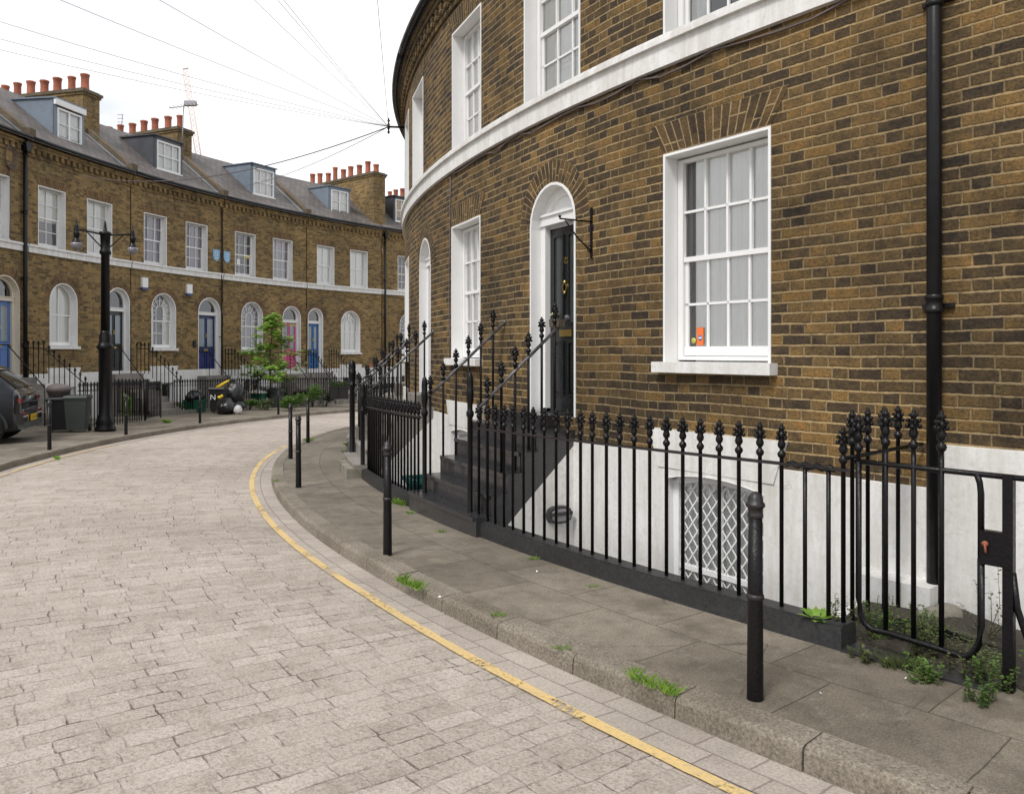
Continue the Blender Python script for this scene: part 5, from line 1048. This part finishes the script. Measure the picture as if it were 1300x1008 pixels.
def dandelion(loc,label):
    t=thing('dandelion_plant',label,'plant',loc); q=MB().mat(M['leafb']); random.seed(8)
    for i in range(16):
        a=i*2.4; L=random.uniform(.10,.17); d=Vector((math.cos(a),math.sin(a),random.uniform(.35,1.1))).normalized(); s=d.cross(Vector((0,0,1))).normalized(); up=Vector((0,0,1))
        pts=[]; 
        for k in range(6):
            f=k/5; c=d*L*f-up*L*.25*f*f; w=.022*math.sin(PI*min(1,f*.9+.08))*(1.25 if k%2 else .8); pts.append((c-s*w,c+s*w))
        for k in range(5): q.face([pts[k][0],pts[k][1],pts[k+1][1],pts[k+1][0]])
    q.build('leaves',t,WM[t],recalc=False)
dandelion(P(219.85,20.98,None,.11),'bright green dandelion rosette growing on the black stone base')
def herb(loc,label,h,n,m,seed,sp=.1):
    """upright leafy stems"""
    random.seed(seed); t=thing('wild_plant',label,'plant',loc,0,'weeds around the gate'); q=MB().mat(M['bark']); lf=MB().mat(M[m])
    for i in range(n):
        a=random.uniform(0,2*PI); b=Vector((math.cos(a),math.sin(a),0))*random.random()*sp; tip=b+Vector((random.uniform(-.3,.3)*h,random.uniform(-.3,.3)*h,h*random.uniform(.5,1))); mid=(b+tip)/2+Vector((random.uniform(-.1,.1)*h,random.uniform(-.1,.1)*h,0)); q.tube([b,mid,tip],[.0025,.002,.001],4,False)
        for k in range(22):
            f=(k+1)/22; v=b.lerp(mid,f*2) if f<.5 else mid.lerp(tip,f*2-1); a2=random.uniform(0,2*PI); d=Vector((math.cos(a2),math.sin(a2),random.uniform(-.2,.6))).normalized()*random.uniform(.012,.028); e=d.cross(Vector((0,0,1))).normalized()*d.length*.35
            lf.face([v,v+d*.5+e,v+d,v+d*.5-e])
    q.build('stems',t,WM[t]); lf.build('leaves',t,WM[t],recalc=False)
for i,(th,r,h,n,m,l) in enumerate([(220.05,20.9,.26,16,'leafd','bushy weed at the hinge side of the gate'),(220.5,20.7,.24,26,'leaf','green weeds behind the gate bars, left of the downpipe'),(220.95,20.6,.22,30,'leaf','thick green weeds in the middle behind the gate'),(221.3,20.75,.20,24,'leafd','straggly weeds behind the right gate bars'),(221.9,20.85,.22,22,'leafd','tall weeds with dry stems in front of the gate stile'),(222.2,20.98,.19,18,'leaf','weeds between gate and gate post'),(222.75,20.9,.24,26,'leaf','weeds at the right edge past the gate post'),(221.5,20.3,.45,9,'leafd','thin tall weed stems against the white wall'),(221.55,21.12,.13,16,'leaf','small green clump on the pavement before the gate'),(220.75,21.08,.08,10,'leafd','low flat weed on the pavement left of the gate clump'),(222.3,21.18,.12,12,'leaf','sprig on the pavement below the gate post')]):
    herb(P(th,r,None,.0),l,h,n,m,20+i,.13 if n>20 else .08)
# rubble by the pipe
q=MB().mat(M['oldstone']); c=P(220.75,20.3,None,.05)
q.smooth=False
for i in range(3): q.ball((c.x+.09*i-.05,c.y+.03*i,c.z+.02),.06+.015*i,6,.7)
o=q.build('stone_rubble',None,None); tag(o,'lump of pale broken stone at the foot of the downpipe','stone')
# far side plants
def px(x,Z): X=(x-650)/FPX*Z; return Vector((X,Z,PV(X,Z)))
shrub(px(99,20.3)+Vector((-.2,0,0)),'low fern clump at the foot of the grey wheelie bin',(.45,.25,.16),500,'leaf',.05,seed=2)
shrub(px(161,22.6),'tall narrow green conifer-like shrub behind the railings',(.17,.17,.42),1000,'leafb',.04,seed=3)
shrub(px(229,27.6),'green weeds at the foot of the railings left of the recycling box',(.4,.2,.2),300,'leaf',.05,seed=5)
shrub(px(316,28.6),'low shrub between the refuse bags and the bollard',(.5,.3,.22),600,'leaf',.05,seed=6); shrub(px(340,28.4),'grey-green shrub behind the bollard on the far pavement',(.5,.3,.22),500,'leafd',.05,seed=7)
shrub(px(370,28.0),'round bright shrub to the right of the far bollard',(.6,.35,.38),1500,'leaf',.05,seed=8); shrub(px(396,30.6),'tall loose shrub behind the railings below the blue door',(.5,.4,.55),900,'leaf',.06,seed=9)
shrub(px(302,30.6),'shrub behind the railings right of the refuse bags',(.4,.3,.45),500,'leaf',.06,seed=10); shrub(px(352,31.5),'dark ivy mass under the small tree',(1.1,.4,.42),1600,'leafdk',.06,seed=11); shrub(px(385,31.8),'dark ivy mass below the pink door',(.6,.3,.4),800,'leafdk',.06,seed=12)
shrub(px(412,31.2),'ivy patch right of the blue door steps',(.5,.3,.35),500,'leafdk',.06,seed=15)
def small_tree():
    random.seed(21); b=px(342,30.4); t=thing('garden_tree','small bright green tree with palmate leaves before the pink door','tree',b); Mx=WM[t]
    q=MB().mat(M['bark']); q.tube([(0,0,0),(.05,0,.9),(.0,.03,1.9),(.12,0,2.9),(.16,0,3.75)],[.05,.045,.035,.022,.01],8); q_l=MB().mat(M['leafb']); q_y=MB().mat(M['leafr'])
    tips=[]
    for i in range(62):
        z=random.uniform(1.0,4.0); w=(.28 if z>3.5 else .45 if z>2.9 else .62 if z>2.3 else 1.0); a=random.uniform(0,2*PI); L=w*random.uniform(.5,1.25); o=Vector((.1*z/3,0,z*.92)); d=Vector((math.cos(a)*L,math.sin(a)*L*.8,random.uniform(-.05,.18))); q.tube([o,o+d*.5+Vector((0,0,.06)),o+d],[.012,.008,.004],4,False); tips+= [o+d*f for f in(.45,.7,.85,1.0)]
    for v in tips:
        for k in range(8):
            c=v+Vector((random.gauss(0,.10),random.gauss(0,.09),random.gauss(0,.05))); tilt=Vector((random.uniform(-.5,.5),random.uniform(-.6,.2),1)).normalized(); e1=tilt.cross(Vector((1,0,0))).normalized(); e2=tilt.cross(e1); s=random.uniform(.10,.18); Q=q_y if (c.z<1.0 and random.random()<.5) or (c.x>.75 and random.random()<.4) else q_l
            a0=random.uniform(0,6.28)
            for j in range(5):
                a=a0+(j-2)*.62; dd=e1*math.cos(a)+e2*math.sin(a); nn=tilt.cross(dd); ln=s*(1 if j==2 else .8 if j in(1,3) else .55); Q.face([c,c+dd*ln*.5+nn*ln*.17-tilt*.01,c+dd*ln-tilt*.03,c+dd*ln*.5-nn*ln*.17-tilt*.01])
    q.build('trunk',t,Mx); q_l.build('crown',t,Mx,recalc=False); q_y.build('reddish_leaves',t,Mx,recalc=False)
small_tree()
# ---------------------------------------------------------------- car
def car():
    P1=Vector((-9.62,15.55)); wv=Vector((-.36,1.0)).normalized(); fw=Vector((-wv.y,wv.x)); cen=P1+wv*.88
    z=PV(cen.x,cen.y); t=thing('parked_car','dark grey hatchback parked on the far pavement at the left edge','car',(cen.x,cen.y,z),math.atan2(fw.y,fw.x)); Mx=WM[t]
    # local: +x forward, y left, z up; rear bumper at x=0
    st=[(0.0,.36,.84,.90,.70,.70,.62),(.03,.30,.96,1.0,.80,.79,.67),(.12,.26,1.02,1.09,.86,.84,.68),(.30,.24,1.04,1.26,.88,.86,.67),(.50,.24,1.05,1.42,.885,.865,.65),(.66,.24,1.05,1.51,.89,.87,.65),(.95,.24,1.05,1.555,.89,.87,.64),(1.5,.24,1.03,1.58,.885,.865,.64),(2.1,.24,1.0,1.565,.885,.86,.63),(2.5,.24,.98,1.46,.885,.86,.60),(2.9,.24,.96,1.20,.885,.85,.58),(3.2,.25,.93,1.00,.88,.84,.55),(3.6,.26,.86,.90,.85,.78,.5),(3.9,.30,.70,.74,.76,.66,.4),(4.0,.40,.56,.6,.66,.56,.35)]
    def cr(a,b,c,d,t): return .5*((2*b)+(c-a)*t+(2*a-5*b+4*c-d)*t*t+(3*b-3*c+d-a)*t*t*t)
    def ringat(f):
        k=min(int(f),len(st)-2); t_=f-k; A,B,C_,D=[st[max(0,min(len(st)-1,k+e))] for e in(-1,0,1,2)]
        x,zb,zl,zr,wl,wb,wr=[cr(a,b,c,d,t_) for a,b,c,d in zip(A,B,C_,D)]; mid=(zb+zl)/2; g=zr-zl
        return x,[(0,zb),(wl*.85,zb),(wl*.98,zb+.08),(wl,mid),(wb+.005,zl-.06),(wb-.03,zl),((wr+.02+(wb-wr)*.12) if g>.15 else wr+(wb-wr)*.5,zr-.08 if g>.15 else (zl+zr)/2),(wr*.9,zr-.012),(0,zr+.01)]
    SUB=3; q=MB(); q.smooth=True; rows=[]; xs=[]
    for i in range((len(st)-1)*SUB+1):
        x,pr=ringat(i/SUB); fine=[]
        for k in range(8):
            A,B,C_,D=[pr[max(0,min(8,k+e))] for e in(-1,0,1,2)]
            if k in(5,6,4): fine+= [(B[0]+(C_[0]-B[0])*u/2,B[1]+(C_[1]-B[1])*u/2) for u in(0,1)]
            else: fine+= [(cr(A[0],B[0],C_[0],D[0],u/2),cr(A[1],B[1],C_[1],D[1],u/2)) for u in(0,1)]
        fine.append(pr[8]); full=fine+[(-a,b) for a,b in fine[-2:0:-1]]; rows.append([q.p((x,a,b)) for a,b in full]); xs.append(x)
    n=len(rows[0])
    for i in range(len(rows)-1):
        x=xs[i]
        for k in range(n):
            l=(k+1)%n; kk=(k if k<16 else 31-k)//2
            if kk==5 and .3<x<2.95 and not .98<x<1.1: q.mat(M['carglass'])
            elif kk in(6,7) and 2.4<x<3.1: q.mat(M['carglass'])
            elif kk==0 or kk==1: q.mat(M['plastblack'])
            elif x<.1: q.mat(M['carblack'])
            else: q.mat(M['carp'])
            q.fi([rows[i][k],rows[i][l],rows[i+1][l],rows[i+1][k]])
    q.mat(M['carblack']); q.fi(rows[0][::-1]); q.mat(M['carp']); q.fi(rows[-1]); body=q.build('body',t,Mx)
    def overlay(name,m,x0,x1,wf,off):
        q=MB().mat(M[m]); q.smooth=True; g2=[]
        for i in range(len(rows)):
            if x0<=xs[i]<=x1:
                x,pr=ringat(i/SUB); w=pr[7][0]; g2.append([q.p((x-off*.7,w*wf*k/6,pr[7][1]+(.022)*(1-(k/6)**2)+off)) for k in range(-6,7)])
        for a,b in zip(g2,g2[1:]):
            for k in range(12): q.fi([a[k],a[k+1],b[k+1],b[k]])
        return q.build(name,t,Mx)
    overlay('rear_window','carglass',.1,.52,.98,.012); overlay('spoiler','carblack',.44,.9,1.04,.03)
    q=MB().mat(M['carblack']); q.box(-.045,.1,-.84,.84,.42,.62); q.mat(M['plastgrey']); q.box(-.06,.12,-.80,.80,.30,.42); q.build('bumper',t,Mx)
    q=MB().mat(M['silver']); q.box(-.035,.03,-.70,.70,.655,.67); q.build('trim_strip',t,Mx)
    for s in(-1,1):
        q=MB().mat(M['tail']); q.box(-.008,.16,s*.74-.1,s*.74+.075,.82,.90); q.build('tail_light',t,Mx)
        q=MB().mat(M['tail']); q.box(-.06,.02,s*.62-.14,s*.62+.14,.56,.63); q.mat(M['lens']); q.box(-.065,.02,s*.62-.14,s*.62+.14,.53,.56); q.build('bumper_light',t,Mx)
    q=MB().mat(M['plate']); q.box(-.075,-.06,-.26,.26,.43,.545); pl=q.build('number_plate',t,Mx)
    text('plate_characters','CU15 XAK',.105,M['ink'],pl,Mx@Matrix.Translation((-.0765,0,.487))@Matrix.Rotation(-PI/2,4,'Z')@Matrix.Rotation(PI/2,4,'X'),.001)
    q=MB().mat(M['stwhite']); q.T=Matrix.Translation((.015,0,.86))@Matrix.Rotation(-PI/2-.25,4,'Y'); q.lathe([(.045,0),(.045,.012)],n=18); q.mat(M['badgeb']); q.lathe([(.032,.012),(.032,.016)],n=18); q.T=Matrix(); q.build('badge',t,Mx)
    for x in(.62,3.22):
        for s in(-1,1):
            q=MB().mat(M['tyre']); q.tube([(x,s*.72,.33),(x,s*.885,.33)],.335,26); w=q.build('wheel',t,Mx); q=MB().mat(M['silver']); q.tube([(x,s*.88,.33),(x,s*.895,.33)],.22,20); q.build('rim',w,Mx)
            q=MB().mat(M['plastblack']); q.T=Matrix(); 
            pts=[(x+.40*math.cos(PI*i/12),.33+.40*math.sin(PI*i/12)) for i in range(13)]; q.bar2(pts,.05,s*.87,s*.90); q.build('wheel_arch',t,Mx)
car()
# ---------------------------------------------------------------- wires, aerials, crane
BK=P(188.6,20.30,5.78)
t=thing('cable_bracket','dark iron bracket with bunched overhead cables on the edge of the near terrace','bracket',BK); q=MB().mat(M['iron']); q.tube([P(188.6,RI,5.78),BK],.02,6); q.tube([BK-Vector((0,0,.13)),BK+Vector((0,0,.16))],.014,6)
for dz in(-.1,-.03,.04,.11): q.ball((BK.x,BK.y,BK.z+dz),.026,6)
q.build('insulators',t)
cam0=Vector((0,0,EYE))
def wire(x,y,label,r=.004,m='wire',zend=7.4,sag=.35,Rend=RO,tr=(168,300)):
    ray=Vector(((x-650)/FPX,1,(Y0-y)/FPX)); nrm=(BK-cam0).cross(ray); best=None; pv=None
    k=tr[0]
    while k<tr[1]:
        e=P(k,Rend-.05,zend); s=(e-cam0).dot(nrm)
        if pv is not None and s*pv<0: best=k; break
        pv=s; k+=.1
    if best is None: return
    e=P(best,Rend-.05,zend); n=26; pts=[BK.lerp(e,i/n)-Vector((0,0,4*sag*(i/n)*(1-i/n))) for i in range(n+1)]; q=MB().mat(M[m]); q.tube(pts,r,4); o=q.build('overhead_wire',None,None); tag(o,label,'wire','overhead wires to the corner bracket')
for i,(x,y,l) in enumerate([(0,12,'overhead wire crossing highest at the left edge'),(0,35,'overhead wire second highest at the left edge'),(0,50,'overhead wire third highest at the left edge'),(115,0,'overhead wire leaving the top edge above the lamp post'),(228,0,'overhead wire leaving the top edge above the first crane'),(335,0,'left wire of the steep trio at the top edge'),(362,0,'middle wire of the steep trio at the top edge'),(369,0,'right wire of the steep trio at the top edge'),(480,0,'almost vertical overhead wire beside the near terrace')]):
    wire(x,y-6,l,.0042 if i<8 else .004,zend=7.2,sag=.25)
def wire2(x,y,label,r,m,sag):
    # ends on the far terrace eaves in front of the camera
    u=(x-650)/FPX; best=None
    for k in range(1300,1750):
        p=P(k/10,RO-.1,0)
        if abs(p.x-u*p.y)<.05*2: best=k/10; break
    p=P(best,RO-.1,0); p.z=EYE+(Y0-y)/FPX*p.y; n=24; pts=[BK.lerp(p,i/n)-Vector((0,0,4*sag*(i/n)*(1-i/n))) for i in range(n+1)]; q=MB().mat(M[m]); q.tube(pts,r,5); tag(q.build('overhead_wire',None,None),label,'wire','overhead wires to the corner bracket')
wire2(90,221,'thick dark cable looping across to the gutter of the far terrace',.011,'wired',.55); wire2(270,240,'thin dark cable sagging down to the roof above the refuse bags',.007,'wired',.3)
def aerial(base,h,label,yag=True,s=1):
    t=thing('tv_aerial',label,'aerial',base,0,'television aerials'); q=MB().mat(M['alu']); q.tube([(0,0,0),(.08*s,0,h)],.022,5); q.build('mast',t,WM[t]); q=MB().mat(M['alu'])
    if yag:
        q.tube([(-.5*s,0,h-.12),(.6*s,.1,h+.05)],.018,5)
        for i in range(8): x=-.4+.14*i; q.tube([(x*s,-.22,h-.1+.02*i),(x*s,.25,h-.1+.02*i)],.01,4)
        q.box(.1*s,.55*s,-.05,.12,h-.02,h+.16)
    else:
        for z in(.0,.15,.3): q.tube([(-.12,0,h-z),(.12,0,h-z)],.012,4)
    q.build('antenna',t,WM[t])
p=P(157.3,33.0,9.35); aerial(P(157.0,33.2,9.3),1.85,'tall tv aerial on a thin mast behind the dark dormer')
aerial(P(156.4,36.9,10.36),.95,'tiny aerial among the chimney pots of the second stack',False)
def crane():
    Z=170; w=lambda x,y:Vector(((x-650)/FPX*Z,Z,EYE+(Y0-y)/FPX*Z)); t=thing('tower_crane','slender pale lattice crane jib far behind the roofs','crane',(w(258,447).x,Z,-4))
    q=MB().mat(M['crane']); 
    def lattice(a,b,wd,n):
        d=(b-a); s=Vector((d.z,0,-d.x)).normalized()*wd; L=[];R=[]
        for i in range(n+1): c=a+d*i/n; L.append(c-s);R.append(c+s)
        q.tube([L[0],L[-1]],.12,4); q.tube([R[0],R[-1]],.12,4)
        for i in range(n): q.tube([L[i],R[i+1]],.06,4,False); q.tube([R[i],L[i+1]],.06,4,False)
    lattice(w(262,262),w(235,90),.55,26); q.build('jib',t)
    q=MB().mat(M['crane']); lattice(w(262,300),w(262,262),.8,8); q.tube([w(262,300),Vector((w(262,447).x,Z,-4))],.5,6); q.tube([w(232,88),w(239,87)],.2,4); q.build('mast',t)
crane()
# litter
random.seed(2)
for i,(x,y,l) in enumerate([(1136,827,'white scrap of litter on the black base by the gate'),(1151,864,'white scrap of litter on the slabs below the gate'),(683,727,'white scrap of litter on the slabs under the middle railings'),(560,759,'small white scrap beside the yellow line'),(1041,881,'tiny white scrap on the slabs right of the nearest bollard')]):
    p=at(x,y); q=MB().mat(M['stwhite']); q.face([(0,0,.012),(.014,.002,.016),(.017,.01,.01),(.002,.009,.007)]); o=q.build('litter',None,Matrix.Translation(p)@Matrix.Rotation(i,4,'Z'),recalc=False); tag(o,l,'litter','white scraps of litter')
# ================================================================= CAMERA, LIGHT, SKY
cam=bpy.data.cameras.new('camera'); co=bpy.data.objects.new('camera',cam); COL.objects.link(co); co.location=(0,0,EYE); co.rotation_euler=(PI/2,0,0)
cam.sensor_width=36; cam.sensor_fit='HORIZONTAL'; cam.lens=36*FPX/1300; cam.shift_y=-(504-Y0)/1300.; cam.clip_end=3000; cam.clip_start=.05; sc.camera=co
el,az=rad(52),rad(215)     # sun behind-left of the camera, veiled
sun=bpy.data.lights.new('sun','SUN'); sun.energy=2.1; sun.angle=rad(16); sun.color=(1,.965,.92); so=bpy.data.objects.new('sun',sun); COL.objects.link(so)
dirv=Vector((math.sin(az)*math.cos(el),math.cos(az)*math.cos(el),math.sin(el))); so.rotation_euler=dirv.to_track_quat('Z','Y').to_euler(); so.location=(0,0,30)
w=bpy.data.worlds.new('World'); sc.world=w; w.use_nodes=True; nt=w.node_tree; q=N(nt); bg=nt.nodes['Background']; bg.inputs[1].default_value=.12
sky=q.node('ShaderNodeTexSky',sky_type='NISHITA'); sky.sun_disc=False; sky.sun_elevation=el; sky.sun_rotation=az
gen=q.node('ShaderNodeTexCoord').outputs['Generated']; mp=q.node('ShaderNodeMapping'); q.i(mp.inputs[0],gen); mp.inputs['Scale'].default_value=(1,1,2.2)
cl=q.noise(mp.outputs[0],2.6,7,.55); f=q.mr(cl,.30,.42,.55,1.0)
shade=q.ramp(q.noise(mp.outputs[0],1.7,6,.6),[(.32,(5.7,5.95,6.5)),(.5,(6.9,7.0,7.3)),(.66,(8.2,8.2,8.3))])
q.i(bg.inputs[0],q.mix(f,sky.outputs[0],shade))
sc.view_settings.view_transform='Standard'; sc.view_settings.look='None'; sc.view_settings.exposure=.36; sc.view_settings.gamma=1
sc.cycles.max_bounces=6; sc.cycles.transparent_max_bounces=12
